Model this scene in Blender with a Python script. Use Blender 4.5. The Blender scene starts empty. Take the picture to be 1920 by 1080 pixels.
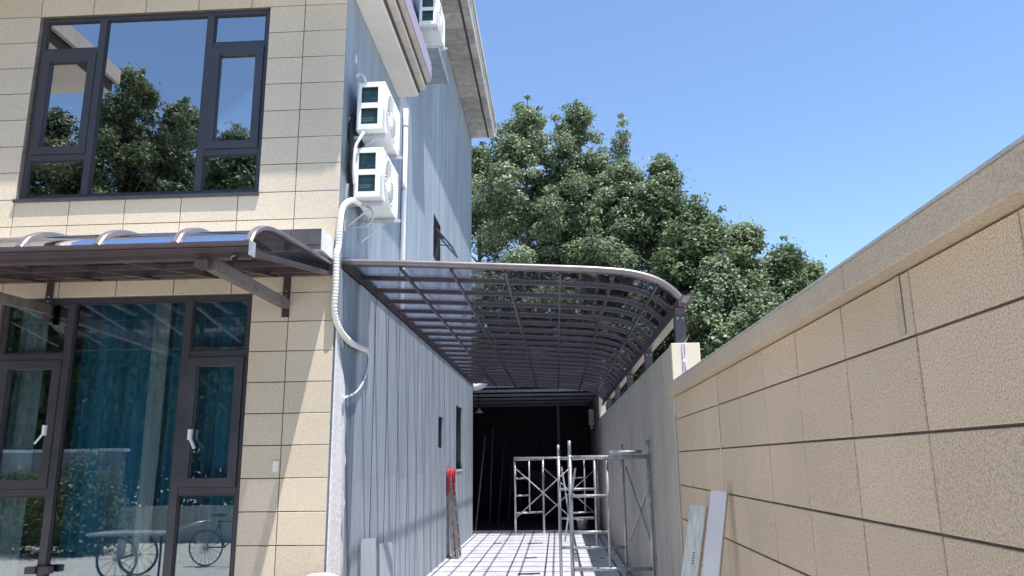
import bpy, math, random
import numpy as np
from mathutils import Vector, Matrix
random.seed(7)
rng = np.random.default_rng(7)
S = bpy.context.scene
C = S.collection

# ------------------------------------------------------------------ camera
H = 1.77
F = 1430.4
cy = Vector((85, -325, -F)).normalized()
cz = Vector((-71, 6277, -F)); cz = (cz - cy * cz.dot(cy)).normalized()
cx = cy.cross(cz)
R3 = Matrix((cx, cy, cz))            # world = R3 @ camera
cam_data = bpy.data.cameras.new('camera'); cam = bpy.data.objects.new('camera', cam_data)
C.objects.link(cam); S.camera = cam
m4 = R3.to_4x4(); m4.translation = (0, 0, H); cam.matrix_world = m4
cam_data.sensor_width = 36; cam_data.lens = 36 * F / 1920
cam_data.clip_start = 0.05; cam_data.clip_end = 3000
def W(px, py, ax, v):
    """photo pixel -> point on the plane axis=v that the thing touches"""
    r = R3 @ Vector((px - 960, -(py - 540), -F)); o = Vector((0, 0, H))
    return o + r * ((v - o[ax]) / r[ax])

# ------------------------------------------------------------------ world, sun, exposure
SUN = Vector((-0.20, 0.19, -1.0)).normalized()       # direction of travel
elev = math.asin(-SUN.z); az = math.atan2(-SUN.x, -SUN.y)   # clockwise from +Y
wd = bpy.data.worlds.new('World'); S.world = wd; wd.use_nodes = True
nt = wd.node_tree; bg = nt.nodes['Background']
sky = nt.nodes.new('ShaderNodeTexSky'); sky.sky_type = 'NISHITA'; sky.sun_disc = False
sky.sun_elevation = elev; sky.sun_rotation = az
sky.altitude = 300; sky.air_density = 1.0; sky.dust_density = 0.0; sky.ozone_density = 4.0
nt.links.new(sky.outputs[0], bg.inputs[0]); bg.inputs[1].default_value = 0.11
sl = bpy.data.lights.new('sun', 'SUN'); sl.energy = 4.6; sl.angle = math.radians(0.53); sl.color = (1.0, 0.95, 0.87)
so = bpy.data.objects.new('sun', sl); C.objects.link(so)
so.rotation_euler = SUN.to_track_quat('-Z', 'Y').to_euler(); so.location = (5, -8, 30)
vs = S.view_settings; vs.view_transform = 'Standard'; vs.look = 'None'; vs.gamma = 1; vs.use_curve_mapping = False
vs.exposure = 1.2
S.render.engine = 'CYCLES'
S.cycles.max_bounces = 10; S.cycles.transparent_max_bounces = 24
S.render.resolution_x = 1024; S.render.resolution_y = 576

# ------------------------------------------------------------------ materials
def nodes_of(name):
    m = bpy.data.materials.new(name); m.use_nodes = True
    return m, m.node_tree, m.node_tree.nodes['Principled BSDF']
def M(name, col, rough=0.6, metal=0.0, spec=0.5, var=(), bump=(), objrand=0.0, rvar=0.0):
    """var: list of (scale xyz, amount, detail); bump: list of (scale xyz, strength)"""
    m, t, p = nodes_of(name); N = t.nodes; L = t.links
    p.inputs['Roughness'].default_value = rough; p.inputs['Metallic'].default_value = metal
    p.inputs['Specular IOR Level'].default_value = spec
    geo = N.new('ShaderNodeNewGeometry')
    fac = None
    def mul(a, b):
        x = N.new('ShaderNodeMath'); x.operation = 'MULTIPLY'
        L.new(a, x.inputs[0]); L.new(b, x.inputs[1]); return x.outputs[0]
    def noise(sc, det):
        mp = N.new('ShaderNodeVectorMath'); mp.operation = 'MULTIPLY'
        L.new(geo.outputs['Position'], mp.inputs[0]); mp.inputs[1].default_value = sc if isinstance(sc, tuple) else (sc,) * 3
        n = N.new('ShaderNodeTexNoise'); n.inputs['Scale'].default_value = 1; n.inputs['Detail'].default_value = det
        n.inputs['Roughness'].default_value = 0.62
        L.new(mp.outputs[0], n.inputs['Vector']); return n.outputs[0]
    for sc, amt, det in var:
        o = noise(sc, det)
        r = N.new('ShaderNodeMapRange'); r.inputs[1].default_value = 0.28; r.inputs[2].default_value = 0.72
        r.inputs[3].default_value = 1 - amt; r.inputs[4].default_value = 1 + amt
        L.new(o, r.inputs[0]); fac = r.outputs[0] if fac is None else mul(fac, r.outputs[0])
    if objrand:
        oi = N.new('ShaderNodeObjectInfo')
        r = N.new('ShaderNodeMapRange'); r.inputs[3].default_value = 1 - objrand; r.inputs[4].default_value = 1 + objrand
        L.new(oi.outputs['Random'], r.inputs[0]); fac = r.outputs[0] if fac is None else mul(fac, r.outputs[0])
    if fac is not None:
        v = N.new('ShaderNodeVectorMath'); v.operation = 'SCALE'; v.inputs[0].default_value = col[:3]
        L.new(fac, v.inputs['Scale']); L.new(v.outputs[0], p.inputs['Base Color'])
    else:
        p.inputs['Base Color'].default_value = (*col[:3], 1)
    if rvar:
        o = noise(3.0, 4); r = N.new('ShaderNodeMapRange'); r.inputs[1].default_value = .3; r.inputs[2].default_value = .7
        r.inputs[3].default_value = max(.02, rough - rvar); r.inputs[4].default_value = min(1, rough + rvar)
        L.new(o, r.inputs[0]); L.new(r.outputs[0], p.inputs['Roughness'])
    prev = None
    for sc, st in bump:
        b = N.new('ShaderNodeBump'); b.inputs['Strength'].default_value = st; b.inputs['Distance'].default_value = 0.02
        L.new(noise(sc, 3), b.inputs['Height'])
        if prev: L.new(prev, b.inputs['Normal'])
        prev = b.outputs[0]
    if prev: L.new(prev, p.inputs['Normal'])
    return m
def two_tone(name, c1, c2, scale, lo, hi, rough=.8, bumps=0.25, objrand=.05, big=.08):
    """speckled spray-stone: two colours mixed by fine noise"""
    m, t, p = nodes_of(name); N = t.nodes; L = t.links
    p.inputs['Roughness'].default_value = rough; p.inputs['Specular IOR Level'].default_value = 0.25
    geo = N.new('ShaderNodeNewGeometry')
    n = N.new('ShaderNodeTexNoise'); n.inputs['Scale'].default_value = scale; n.inputs['Detail'].default_value = 3
    n.inputs['Roughness'].default_value = .7
    L.new(geo.outputs['Position'], n.inputs['Vector'])
    r = N.new('ShaderNodeMapRange'); r.inputs[1].default_value = lo; r.inputs[2].default_value = hi
    L.new(n.outputs[0], r.inputs[0])
    mx = N.new('ShaderNodeMix'); mx.data_type = 'RGBA'
    mx.inputs[6].default_value = (*c1, 1); mx.inputs[7].default_value = (*c2, 1); L.new(r.outputs[0], mx.inputs[0])
    n2 = N.new('ShaderNodeTexNoise'); n2.inputs['Scale'].default_value = 1.1; n2.inputs['Detail'].default_value = 6
    L.new(geo.outputs['Position'], n2.inputs['Vector'])
    r2 = N.new('ShaderNodeMapRange'); r2.inputs[1].default_value = .3; r2.inputs[2].default_value = .7
    r2.inputs[3].default_value = 1 - big; r2.inputs[4].default_value = 1 + big; L.new(n2.outputs[0], r2.inputs[0])
    oi = N.new('ShaderNodeObjectInfo')
    r3 = N.new('ShaderNodeMapRange'); r3.inputs[3].default_value = 1 - objrand; r3.inputs[4].default_value = 1 + objrand
    L.new(oi.outputs['Random'], r3.inputs[0])
    ml = N.new('ShaderNodeMath'); ml.operation = 'MULTIPLY'; L.new(r2.outputs[0], ml.inputs[0]); L.new(r3.outputs[0], ml.inputs[1])
    v = N.new('ShaderNodeVectorMath'); v.operation = 'SCALE'; L.new(mx.outputs[2], v.inputs[0]); L.new(ml.outputs[0], v.inputs['Scale'])
    L.new(v.outputs[0], p.inputs['Base Color'])
    b = N.new('ShaderNodeBump'); b.inputs['Strength'].default_value = bumps; b.inputs['Distance'].default_value = .006
    L.new(n.outputs[0], b.inputs['Height']); L.new(b.outputs[0], p.inputs['Normal'])
    return m
def sheet(name, tint, refl_ior, rough=0.02, haze=0.0, hazecol=(.1, .1, .12), base=0.0):
    """thin glazing: tinted see-through plus mirror reflection by Fresnel"""
    m = bpy.data.materials.new(name); m.use_nodes = True
    t = m.node_tree; N = t.nodes; L = t.links
    for n in list(N): N.remove(n)
    out = N.new('ShaderNodeOutputMaterial')
    tr = N.new('ShaderNodeBsdfTransparent'); tr.inputs[0].default_value = (*tint, 1)
    gl = N.new('ShaderNodeBsdfGlossy'); gl.inputs['Roughness'].default_value = rough; gl.inputs[0].default_value = (.95, .97, 1, 1)
    geo = N.new('ShaderNodeNewGeometry')
    nz = N.new('ShaderNodeTexNoise'); nz.inputs['Scale'].default_value = 1.6; L.new(geo.outputs['Position'], nz.inputs['Vector'])
    bp = N.new('ShaderNodeBump'); bp.inputs['Strength'].default_value = .03; bp.inputs['Distance'].default_value = .02
    L.new(nz.outputs[0], bp.inputs['Height']); L.new(bp.outputs[0], gl.inputs['Normal'])
    fr = N.new('ShaderNodeFresnel'); fr.inputs[0].default_value = refl_ior
    ad = N.new('ShaderNodeMath'); ad.operation = 'ADD'; ad.use_clamp = True; ad.inputs[1].default_value = base
    L.new(fr.outputs[0], ad.inputs[0])
    mx = N.new('ShaderNodeMixShader'); L.new(ad.outputs[0], mx.inputs[0]); L.new(tr.outputs[0], mx.inputs[1]); L.new(gl.outputs[0], mx.inputs[2])
    last = mx.outputs[0]
    if haze:
        df = N.new('ShaderNodeBsdfDiffuse'); df.inputs[0].default_value = (*hazecol, 1)
        m2 = N.new('ShaderNodeMixShader'); m2.inputs[0].default_value = haze
        L.new(last, m2.inputs[1]); L.new(df.outputs[0], m2.inputs[2]); last = m2.outputs[0]
    L.new(last, out.inputs[0]); return m
def leaf_mat(name, c1, c2):
    m, t, p = nodes_of(name); N = t.nodes; L = t.links
    geo = N.new('ShaderNodeNewGeometry')
    n = N.new('ShaderNodeTexNoise'); n.inputs['Scale'].default_value = .55; n.inputs['Detail'].default_value = 3
    L.new(geo.outputs['Position'], n.inputs['Vector'])
    a = N.new('ShaderNodeMath'); a.operation = 'MULTIPLY_ADD'; a.inputs[1].default_value = .5; L.new(geo.outputs['Random Per Island'], a.inputs[0])
    sb = N.new('ShaderNodeMath'); sb.operation = 'MULTIPLY_ADD'; sb.inputs[1].default_value = 1.6; sb.inputs[2].default_value = -.55
    L.new(n.outputs[0], sb.inputs[0]); L.new(sb.outputs[0], a.inputs[2])
    mx = N.new('ShaderNodeMix'); mx.data_type = 'RGBA'; mx.inputs[6].default_value = (*c1, 1); mx.inputs[7].default_value = (*c2, 1)
    L.new(a.outputs[0], mx.inputs[0]); L.new(mx.outputs[2], p.inputs['Base Color'])
    p.inputs['Roughness'].default_value = .5; p.inputs['Specular IOR Level'].default_value = .35
    tl = N.new('ShaderNodeBsdfTranslucent'); L.new(mx.outputs[2], tl.inputs[0])
    ms = N.new('ShaderNodeMixShader'); ms.inputs[0].default_value = .32
    L.new(p.outputs[0], ms.inputs[1]); L.new(tl.outputs[0], ms.inputs[2])
    L.new(ms.outputs[0], N['Material Output'].inputs[0]); return m

mt = {}
mt['tile'] = two_tone('facade_stone_tile', (.62, .545, .435), (.47, .405, .315), 85, .40, .66, bumps=.2, objrand=.045, big=.05)
mt['fence_tile'] = two_tone('fence_spray_stone', (.62, .515, .40), (.375, .295, .215), 150, .40, .62, bumps=.5, objrand=.04, big=.07)
mt['coping'] = two_tone('coping_spray_stone', (.50, .43, .345), (.37, .31, .245), 120, .40, .62, bumps=.4, objrand=.03, big=.07)
mt['joint'] = M('joint_mortar', (.13, .11, .09), .9, var=[(9, .3, 4)])
mt['cream'] = M('cream_pier', (.56, .50, .39), .75, var=[(60, .08, 3), (2, .06, 4)], bump=[(60, .15)])
mt['cement'] = M('grey_cement_wall', (.205, .245, .29), .85, spec=.25, var=[((9, 9, .35), .26, 7), ((1.2, 1.2, .5), .16, 5), (30, .05, 3)], bump=[(25, .12)])
mt['board'] = M('grey_cement_board', (.41, .455, .475), .8, spec=.25, var=[((16, 16, .5), .20, 7), ((3, 3, .8), .14, 5), (45, .05, 3)], bump=[((30, 30, 2), .15)], objrand=.06)
mt['cement_dark'] = M('grey_rendered_wall', (.40, .385, .335), .88, spec=.2, var=[((9, 9, .7), .15, 6), ((1.4, 1.4, .6), .16, 5), (40, .05, 2)], bump=[(22, .2)])
mt['plaster'] = M('white_plaster', (.66, .65, .66), .85, var=[((6, 6, 1.2), .12, 6), (25, .06, 3)], bump=[(18, .3)])
mt['soffit'] = M('painted_soffit', (.62, .59, .55), .7, var=[((2, 2, 2), .06, 4)], bump=[(30, .05)])
mt['soffit_stone'] = M('stone_soffit', (.33, .32, .30), .6, var=[(5, .3, 6), (40, .08, 3)], objrand=.18, bump=[(30, .1)])
mt['trim_dark'] = M('dark_groove', (.05, .045, .045), .7)
mt['fascia'] = M('fascia_stone', (.47, .42, .37), .65, var=[(4, .13, 5)], objrand=.08)
mt['trim_purple'] = M('eave_trim', (.30, .26, .32), .5, var=[(6, .1, 3)])
mt['frame'] = M('window_aluminium', (.060, .060, .074), .38, metal=.25, var=[((3, 3, 3), .12, 4)], rvar=.08)
mt['bronze'] = M('bronze_aluminium', (.085, .062, .064), .36, metal=.45, var=[((5, 5, 5), .18, 5)], rvar=.1)
mt['bronze_worn'] = M('worn_bronze_tube', (.17, .145, .135), .5, metal=.4, var=[((14, 14, 14), .35, 6)], rvar=.12)
mt['bronze_light'] = M('front_tube_bronze', (.19, .165, .175), .34, metal=.4, var=[((5, 5, 5), .15, 4)], rvar=.08)
mt['bow'] = M('canopy_bow_aluminium', (.058, .048, .055), .34, metal=.35, var=[((4, 4, 4), .15, 4)], rvar=.08)
mt['glass'] = sheet('window_glass', (.52, .60, .62), 1.75, .004, base=.36)
mt['glass_low'] = sheet('door_glass', (.80, .88, .90), 1.5, .004, base=.10)
mt['poly'] = sheet('tinted_polycarbonate', (.52, .52, .60), 1.5, .05, haze=.05, hazecol=(.10, .10, .16))
mt['poly_awning'] = sheet('awning_polycarbonate', (.36, .36, .42), 1.6, .03, haze=.06, hazecol=(.06, .06, .09), base=.05)
mt['poly_end'] = sheet('dull_end_sheet', (.42, .40, .42), 1.01, .25, haze=.12, hazecol=(.16, .15, .16))
mt['slate'] = M('dark_ledge_tile', (.085, .08, .085), .45, var=[(7, .2, 4)], objrand=.1)
mt['white'] = M('white_enamel', (.74, .75, .73), .38, var=[((5, 5, 3), .06, 5)], bump=[(4, .02)])
mt['white_dirty'] = M('dirty_white_panel', (.50, .50, .48), .55, var=[((9, 9, 9), .3, 6)])
mt['grille'] = M('white_plastic_grille', (.68, .68, .66), .45, var=[((8, 8, 8), .08, 4)])
mt['fin'] = M('coil_fins', (.05, .115, .125), .4, metal=.3, var=[((4, 4, 120), .5, 1), ((10, 10, 10), .3, 4)])
mt['fan'] = M('fan_cavity', (.06, .06, .06), .6)
mt['galv'] = M('galvanised_tube', (.42, .43, .44), .45, metal=.45, var=[((22, 22, 9), .35, 6)], rvar=.14, bump=[(40, .1)])
mt['galv_bracket'] = M('galvanised_bracket', (.50, .52, .55), .45, metal=.35, var=[((12, 12, 12), .15, 5)])
mt['hose'] = M('white_wrapped_hose', (.70, .69, .66), .6, var=[((30, 30, 30), .1, 3)])
mt['black'] = M('black_rubber', (.025, .025, .028), .55)
mt['pvc'] = M('white_pvc', (.72, .73, .74), .4, var=[((9, 9, 9), .07, 4)])
mt['floor_tile'] = M('white_floor_tile', (.80, .81, .82), .32, var=[((5, 5, 5), .06, 6), ((28, 28, 28), .05, 4)], objrand=.05, rvar=.12)
mt['grout'] = M('dark_grout', (.07, .07, .075), .9, var=[((20, 20, 20), .25, 4)])
mt['concrete'] = M('yard_concrete', (.46, .445, .415), .9, var=[(2.2, .13, 6), (30, .08, 4)], bump=[(20, .2)])
mt['shade_floor'] = M('shed_floor_painted_shade', (.06, .062, .068), .85, var=[(2, .25, 5)])  # floor colour darkened to carry the shade under the shed roof
mt['shade_sheet'] = M('shed_sheet_painted_shade', (.022, .026, .045), .55, metal=.2, var=[((9, 9, .8), .3, 4)])  # near-black base colour stands in for the unlit shed interior
mt['shed_beam'] = M('shed_roof_sheet', (.30, .32, .36), .5, metal=.2, var=[((4, 4, 4), .2, 4)])
mt['red'] = M('red_plastic', (.55, .025, .045), .4, var=[((15, 15, 15), .12, 4)])
mt['crate_red'] = M('dull_red_crate', (.12, .02, .025), .6)
mt['alu_brown'] = M('weathered_aluminium', (.30, .27, .25), .45, metal=.5, var=[((16, 16, 5), .3, 5)])
mt['plank_a'] = M('whitewashed_board', (.56, .59, .56), .75, var=[((30, 30, 2.2), .22, 6), ((9, 9, 2), .16, 5)], bump=[((60, 60, 4), .25)])
mt['plank_b'] = M('white_melamine_board', (.66, .66, .70), .55, var=[((5, 5, 2), .07, 5)])
mt['board_edge'] = M('raw_board_edge', (.52, .45, .40), .85, var=[((40, 40, 5), .25, 5)])
mt['sheet_metal'] = M('grey_sheet', (.50, .54, .55), .5, metal=.15, var=[((9, 9, 1.2), .15, 5)])
mt['wood'] = M('weathered_pole', (.16, .13, .11), .8, var=[((9, 9, 2), .25, 4)])
mt['bark'] = M('tree_bark', (.10, .085, .065), .9, var=[((14, 14, 3), .3, 5)], bump=[((20, 20, 4), .5)])
mt['leaf'] = leaf_mat('leaf_green', (.030, .062, .028), (.19, .25, .115))
mt['leaf2'] = leaf_mat('leaf_green_pale', (.034, .070, .034), (.25, .31, .175))
mt['curtain'] = M('teal_curtain', (.05, .28, .42), .8, var=[((10, 10, .4), .3, 3)])
mt['curtain_pale'] = M('pale_sheer_curtain', (.55, .60, .62), .8, var=[((14, 14, .3), .18, 3)])
mt['room'] = M('room_plaster', (.30, .30, .29), .85)
mt['plug'] = M('white_plastic_plate', (.75, .74, .70), .4)
mt['lilac'] = M('lilac_ribbon', (.50, .42, .55), .6)
mt['brickpave'] = M('red_paver', (.30, .17, .14), .85, var=[(3, .15, 5)], objrand=.12)
mt['sackcloth'] = M('woven_sackcloth', (.62, .61, .58), .8, var=[((50, 50, 50), .12, 3), ((7, 7, 7), .15, 5)], bump=[(60, .4), (9, .6)])
mt['sealant'] = M('joint_sealant', (.055, .06, .07), .8, var=[((12, 12, 1.5), .3, 5)])
mt['ink'] = M('printed_ink', (.08, .08, .09), .7)

# ------------------------------------------------------------------ building helpers
WO = {}
def tag(o, label=None, cat=None, group=None, kind=None):
    if label: o['label'] = label
    if cat: o['category'] = cat
    if group: o['group'] = group
    if kind: o['kind'] = kind
    return o
def thing(name, loc, label, cat, group=None, kind=None):
    o = bpy.data.objects.new(name, None); C.objects.link(o); o.empty_display_size = .2
    o.location = loc; WO[o] = Vector(loc); return tag(o, label, cat, group, kind)
def link(name, mesh, center, parent=None):
    o = bpy.data.objects.new(name, mesh); C.objects.link(o); c = Vector(center); WO[o] = c
    if parent is not None: o.parent = parent; o.location = c - WO[parent]
    else: o.location = c
    return o
class MB:
    def __init__(s): s.v = []; s.f = []; s.sm = []
    def add(s, vs_, fs, smooth=False):
        n = len(s.v); s.v += [tuple(x) for x in vs_]; s.f += [tuple(i + n for i in q) for q in fs]; s.sm += [smooth] * len(fs); return s
    def hexa(s, p):      # 8 corners: bottom 4 ccw, top 4 ccw
        return s.add(p, [(3, 2, 1, 0), (4, 5, 6, 7), (0, 1, 5, 4), (1, 2, 6, 5), (2, 3, 7, 6), (3, 0, 4, 7)])
    def box(s, a, b):
        x0, x1 = sorted((a[0], b[0])); y0, y1 = sorted((a[1], b[1])); z0, z1 = sorted((a[2], b[2]))
        return s.hexa([(x0, y0, z0), (x1, y0, z0), (x1, y1, z0), (x0, y1, z0), (x0, y0, z1), (x1, y0, z1), (x1, y1, z1), (x0, y1, z1)])
    def cbox(s, a, b, c=.01):   # box with chamfered edges
        x0, x1 = sorted((a[0], b[0])); y0, y1 = sorted((a[1], b[1])); z0, z1 = sorted((a[2], b[2]))
        import bmesh
        bm = bmesh.new(); bmesh.ops.create_cube(bm, size=1)
        for v in bm.verts:
            v.co = Vector(((x0 + x1) / 2 + v.co.x * (x1 - x0), (y0 + y1) / 2 + v.co.y * (y1 - y0), (z0 + z1) / 2 + v.co.z * (z1 - z0)))
        bmesh.ops.bevel(bm, geom=bm.edges[:], offset=c, segments=2, profile=.6, affect='EDGES')
        bm.verts.ensure_lookup_table(); bm.verts.index_update()
        s.add([v.co[:] for v in bm.verts], [tuple(v.index for v in f.verts) for f in bm.faces]); bm.free(); return s
    def beam(s, p, q, w, h, up=(0, 0, 1)):
        p = Vector(p); q = Vector(q); d = (q - p).normalized(); u = Vector(up)
        r = d.cross(u)
        if r.length < 1e-4: r = d.cross(Vector((1, 0, 0)))
        r.normalize(); u = r.cross(d).normalized(); r = r * w / 2; u = u * h / 2
        return s.hexa([p - r - u, p + r - u, q + r - u, q - r - u, p - r + u, p + r + u, q + r + u, q - r + u])
    def tube(s, pts, r, n=8, caps=True, closed=False):
        pts = [Vector(p) for p in pts]; k = len(pts); base = len(s.v); rr = r if isinstance(r, (list, tuple)) else [r] * k
        d0 = (pts[1] - pts[0]).normalized(); nrm = d0.orthogonal().normalized()
        for i in range(k):
            if closed: d = (pts[(i + 1) % k] - pts[i - 1]).normalized()
            else: d = (pts[min(i + 1, k - 1)] - pts[max(i - 1, 0)]).normalized()
            nrm = (nrm - d * nrm.dot(d)).normalized(); b = d.cross(nrm)
            for j in range(n):
                a = 2 * math.pi * j / n; s.v.append(tuple(pts[i] + (nrm * math.cos(a) + b * math.sin(a)) * rr[i]))
        for i in range(k if closed else k - 1):
            i2 = (i + 1) % k
            for j in range(n):
                j2 = (j + 1) % n; s.f.append((base + i * n + j, base + i * n + j2, base + i2 * n + j2, base + i2 * n + j)); s.sm.append(True)
        if caps and not closed:
            s.f.append(tuple(base + j for j in range(n))[::-1]); s.sm.append(False)
            s.f.append(tuple(base + (k - 1) * n + j for j in range(n))); s.sm.append(False)
        return s
    def sweep(s, prof, path_fn, ts):     # closed profile ring swept through stations, capped
        n = len(prof); base = len(s.v)
        for t in ts: s.v += [tuple(path_fn(p, t)) for p in prof]
        for i in range(len(ts) - 1):
            for j in range(n):
                j2 = (j + 1) % n; s.f.append((base + i * n + j, base + i * n + j2, base + (i + 1) * n + j2, base + (i + 1) * n + j)); s.sm.append(False)
        s.f.append(tuple(base + j for j in range(n))[::-1]); s.f.append(tuple(base + (len(ts) - 1) * n + j for j in range(n))); s.sm += [False, False]
        return s
    def build(s, name, mat, parent=None, label=None, cat=None, group=None, kind=None, smooth=False, fix=True):
        v = np.array(s.v); c = (v.min(0) + v.max(0)) / 2
        if parent is None: c[2] = v[:, 2].min()
        me = bpy.data.meshes.new(name); me.from_pydata((v - c).tolist(), [], s.f)
        me.polygons.foreach_set('use_smooth', [bool(x or smooth) for x in s.sm])
        me.materials.append(mt[mat] if isinstance(mat, str) else mat); me.validate()
        if fix:
            import bmesh
            bm = bmesh.new(); bm.from_mesh(me); bmesh.ops.recalc_face_normals(bm, faces=bm.faces[:]); bm.to_mesh(me); bm.free()
        me.update()
        return tag(link(name, me, c, parent), label, cat, group, kind)
_tc = {}
def tile_mesh(w, h, t, ch, mat, axis):
    """chamfered slab; axis 'y-': face looks to -Y (w along X), 'x-': looks to -X (w along Y), 'z': looks up"""
    key = (round(w, 3), round(h, 3), round(t, 4), ch, mat, axis)
    if key in _tc: return _tc[key]
    w2, h2 = w / 2, h / 2; P = []
    for (dx, dd) in ((0, 0), (0, t - ch), (ch, t)):
        P += [(-w2 + dx, -h2 + dx, dd), (w2 - dx, -h2 + dx, dd), (w2 - dx, h2 - dx, dd), (-w2 + dx, h2 - dx, dd)]
    fs = [(8, 9, 10, 11), (3, 2, 1, 0)]
    for l in (0, 4):
        for j in range(4): fs.append((l + j, l + (j + 1) % 4, l + 4 + (j + 1) % 4, l + 4 + j))
    if axis == 'y-': Q = [(a, -d, b) for a, b, d in P]
    elif axis == 'x-': Q = [(-d, -a, b) for a, b, d in P]
    elif axis == 'x+': Q = [(d, a, b) for a, b, d in P]
    elif axis == 'z-': Q = [(a, -b, -d) for a, b, d in P]
    else: Q = [(a, b, d) for a, b, d in P]
    me = bpy.data.meshes.new('tile'); me.from_pydata(Q, [], fs); me.materials.append(mt[mat]); me.update()
    _tc[key] = me; return me
def grid_cells(us, vs_, holes):
    """cells of a grid (u0,u1,v0,v1) clipped sideways/upwards by rectangular holes"""
    out = []
    for i in range(len(us) - 1):
        for j in range(len(vs_) - 1):
            cells = [(us[i], us[i + 1], vs_[j], vs_[j + 1])]
            for (a, b, c, d) in holes:
                nx = []
                for (u0, u1, v0, v1) in cells:
                    if u1 <= a or u0 >= b or v1 <= c or v0 >= d: nx.append((u0, u1, v0, v1)); continue
                    if u0 < a: nx.append((u0, a, v0, v1))
                    if u1 > b: nx.append((b, u1, v0, v1))
                    m0, m1 = max(u0, a), min(u1, b)
                    if v0 < c: nx.append((m0, m1, v0, c))
                    if v1 > d: nx.append((m0, m1, d, v1))
                cells = nx
            out += [q for q in cells if q[1] - q[0] > .03 and q[3] - q[2] > .03]
    return out
def holes_boxes(mb, u0, u1, v0, v1, holes, fn):
    us = sorted({u0, u1, *[h[0] for h in holes], *[h[1] for h in holes]}); vv = sorted({v0, v1, *[h[2] for h in holes], *[h[3] for h in holes]})
    for i in range(len(us) - 1):
        if us[i] < u0 or us[i + 1] > u1: continue
        for j in range(len(vv) - 1):
            if vv[j] < v0 or vv[j + 1] > v1: continue
            cu, cv = (us[i] + us[i + 1]) / 2, (vv[j] + vv[j + 1]) / 2
            if any(a < cu < b and c < cv < d for a, b, c, d in holes): continue
            mb.box(*fn(us[i], us[i + 1], vv[j], vv[j + 1]))
def spline(pts, n=8):
    pts = [Vector(p) for p in pts]; out = []
    for i in range(len(pts) - 1):
        p0 = pts[max(i - 1, 0)]; p1 = pts[i]; p2 = pts[i + 1]; p3 = pts[min(i + 2, len(pts) - 1)]
        for k in range(n):
            t = k / n
            out.append(.5 * ((2 * p1) + (p2 - p0) * t + (2 * p0 - 5 * p1 + 4 * p2 - p3) * t * t + (3 * p1 - p0 - 3 * p2 + p3) * t ** 3))
    out.append(pts[-1]); return out

# ------------------------------------------------------------------ key planes (from the photograph)
XL = -2.16       # passage face of the house
DF = 7.285       # street face of the house
XR = 1.132       # passage face of boundary walls
D0 = 7.45        # front of the passage canopy
YB = 19.58       # rear end of the house
YS = 20.1        # where the shed begins

# ------------------------------------------------------------------ ground
g = MB().add([(-400, -400, -.03), (400, -400, -.03), (400, 600, -.03), (-400, 600, -.03)], [(0, 1, 2, 3)])
g.build('ground', 'concrete', label='pale concrete yard and ground around the house', cat='ground', kind='structure', fix=False)
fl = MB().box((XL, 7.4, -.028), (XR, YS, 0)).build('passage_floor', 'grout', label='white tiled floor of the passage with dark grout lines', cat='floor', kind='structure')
cols = [XL + .004] + [-2.05 + .602 * k for k in range(6)] + [XR - .004]
rows = []; y = YS - .02
while y > 7.5: rows.append(y); y -= .9
rows = rows[::-1]
for i in range(len(cols) - 1):
    for j in range(len(rows) - 1):
        w = cols[i + 1] - cols[i] - .03; h = rows[j + 1] - rows[j] - .035
        if w < .05: continue
        link('floor_tile', tile_mesh(w, h, .012, .003, 'floor_tile', 'z'), ((cols[i] + cols[i + 1]) / 2, (rows[j] + rows[j + 1]) / 2, .0005), fl)
MB().box((XL - 1.2, YS + .002, -.028), (XR + .3, 29, .004)).build('shed_floor', 'shade_floor', label='shed floor with the shade inside put into its colour', cat='floor', kind='structure')

# ------------------------------------------------------------------ house
house = thing('house', (-5.5, 12, 0), 'two and three storey house clad in beige stone tiles with grey side wall', 'house')
UW = (-5.60, -3.015, 4.505, 6.65)       # upper window opening
LW = (-5.60, -3.005, .12, 3.44)         # lower window
XH = -9.0                               # left end of the house
# front wall with openings
fw = MB(); holes = [UW, LW]
holes_boxes(fw, XH, XL - .004, 0, 7.0, holes, lambda a, b, c, d: ((a, DF + .014, c), (b, DF + .25, d)))
fw = fw.build('front_wall', 'joint', house)
ux = [-2.625 - .598 * k for k in range(11)]
ucols = sorted([XL] + ux + [XH])
vz = [.0, .12, .425, .732, 1.036, 1.339, 1.644, 1.949, 2.251, 2.552, 2.855, 3.150, 3.44, 3.74, 3.905, 4.209, 4.505, 4.811, 5.108, 5.416, 5.724, 6.03, 6.335, 6.65, 6.895]
for (a, b, c, d) in grid_cells(ucols, vz, holes):
    if b < -6.9: continue
    link('tile', tile_mesh(b - a - .009, d - c - .009, .02, .003, 'tile', 'y-'), ((a + b) / 2, DF + .02 - .0 + random.uniform(-.0012, .0012), (c + d) / 2), fw)
# side wall with openings
small1 = (13.87, 14.45, 2.03, 2.60); small2 = (16.3, 17.38, 1.625, 2.97); tilt = (13.25, 14.08, 5.42, 6.24)
sw = MB()
holes_boxes(sw, DF + .004, YB, 0, 6.9, [small1, small2, tilt], lambda a, b, c, d: ((XL - .27, a, c), (XL, b, d)))
sw.box((XL - .27, 9.98, 6.9), (XL, YB, 10.5))
side = sw.build('side_wall', 'cement', house)
MB().box((XH, YB - .25, 0), (XL - .275, YB, 10.5)).box((XH, DF + .3, 0), (XH + .25, YB - .3, 10.5)).build('rear_wall', 'cement', house)
MB().box((XH + .3, 9.98, 7.0), (XL - .275, 10.2, 10.5)).build('upper_front_wall', 'cement', house)
MB().box((XH + .3, DF + .26, 3.55), (XL - .275, YB - .3, 3.75)).build('floor_slab', 'room', house)
MB().box((XH + .3, DF + .26, 6.7), (XL - .275, 9.97, 6.88)).build('ceiling_slab', 'room', house)
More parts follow.
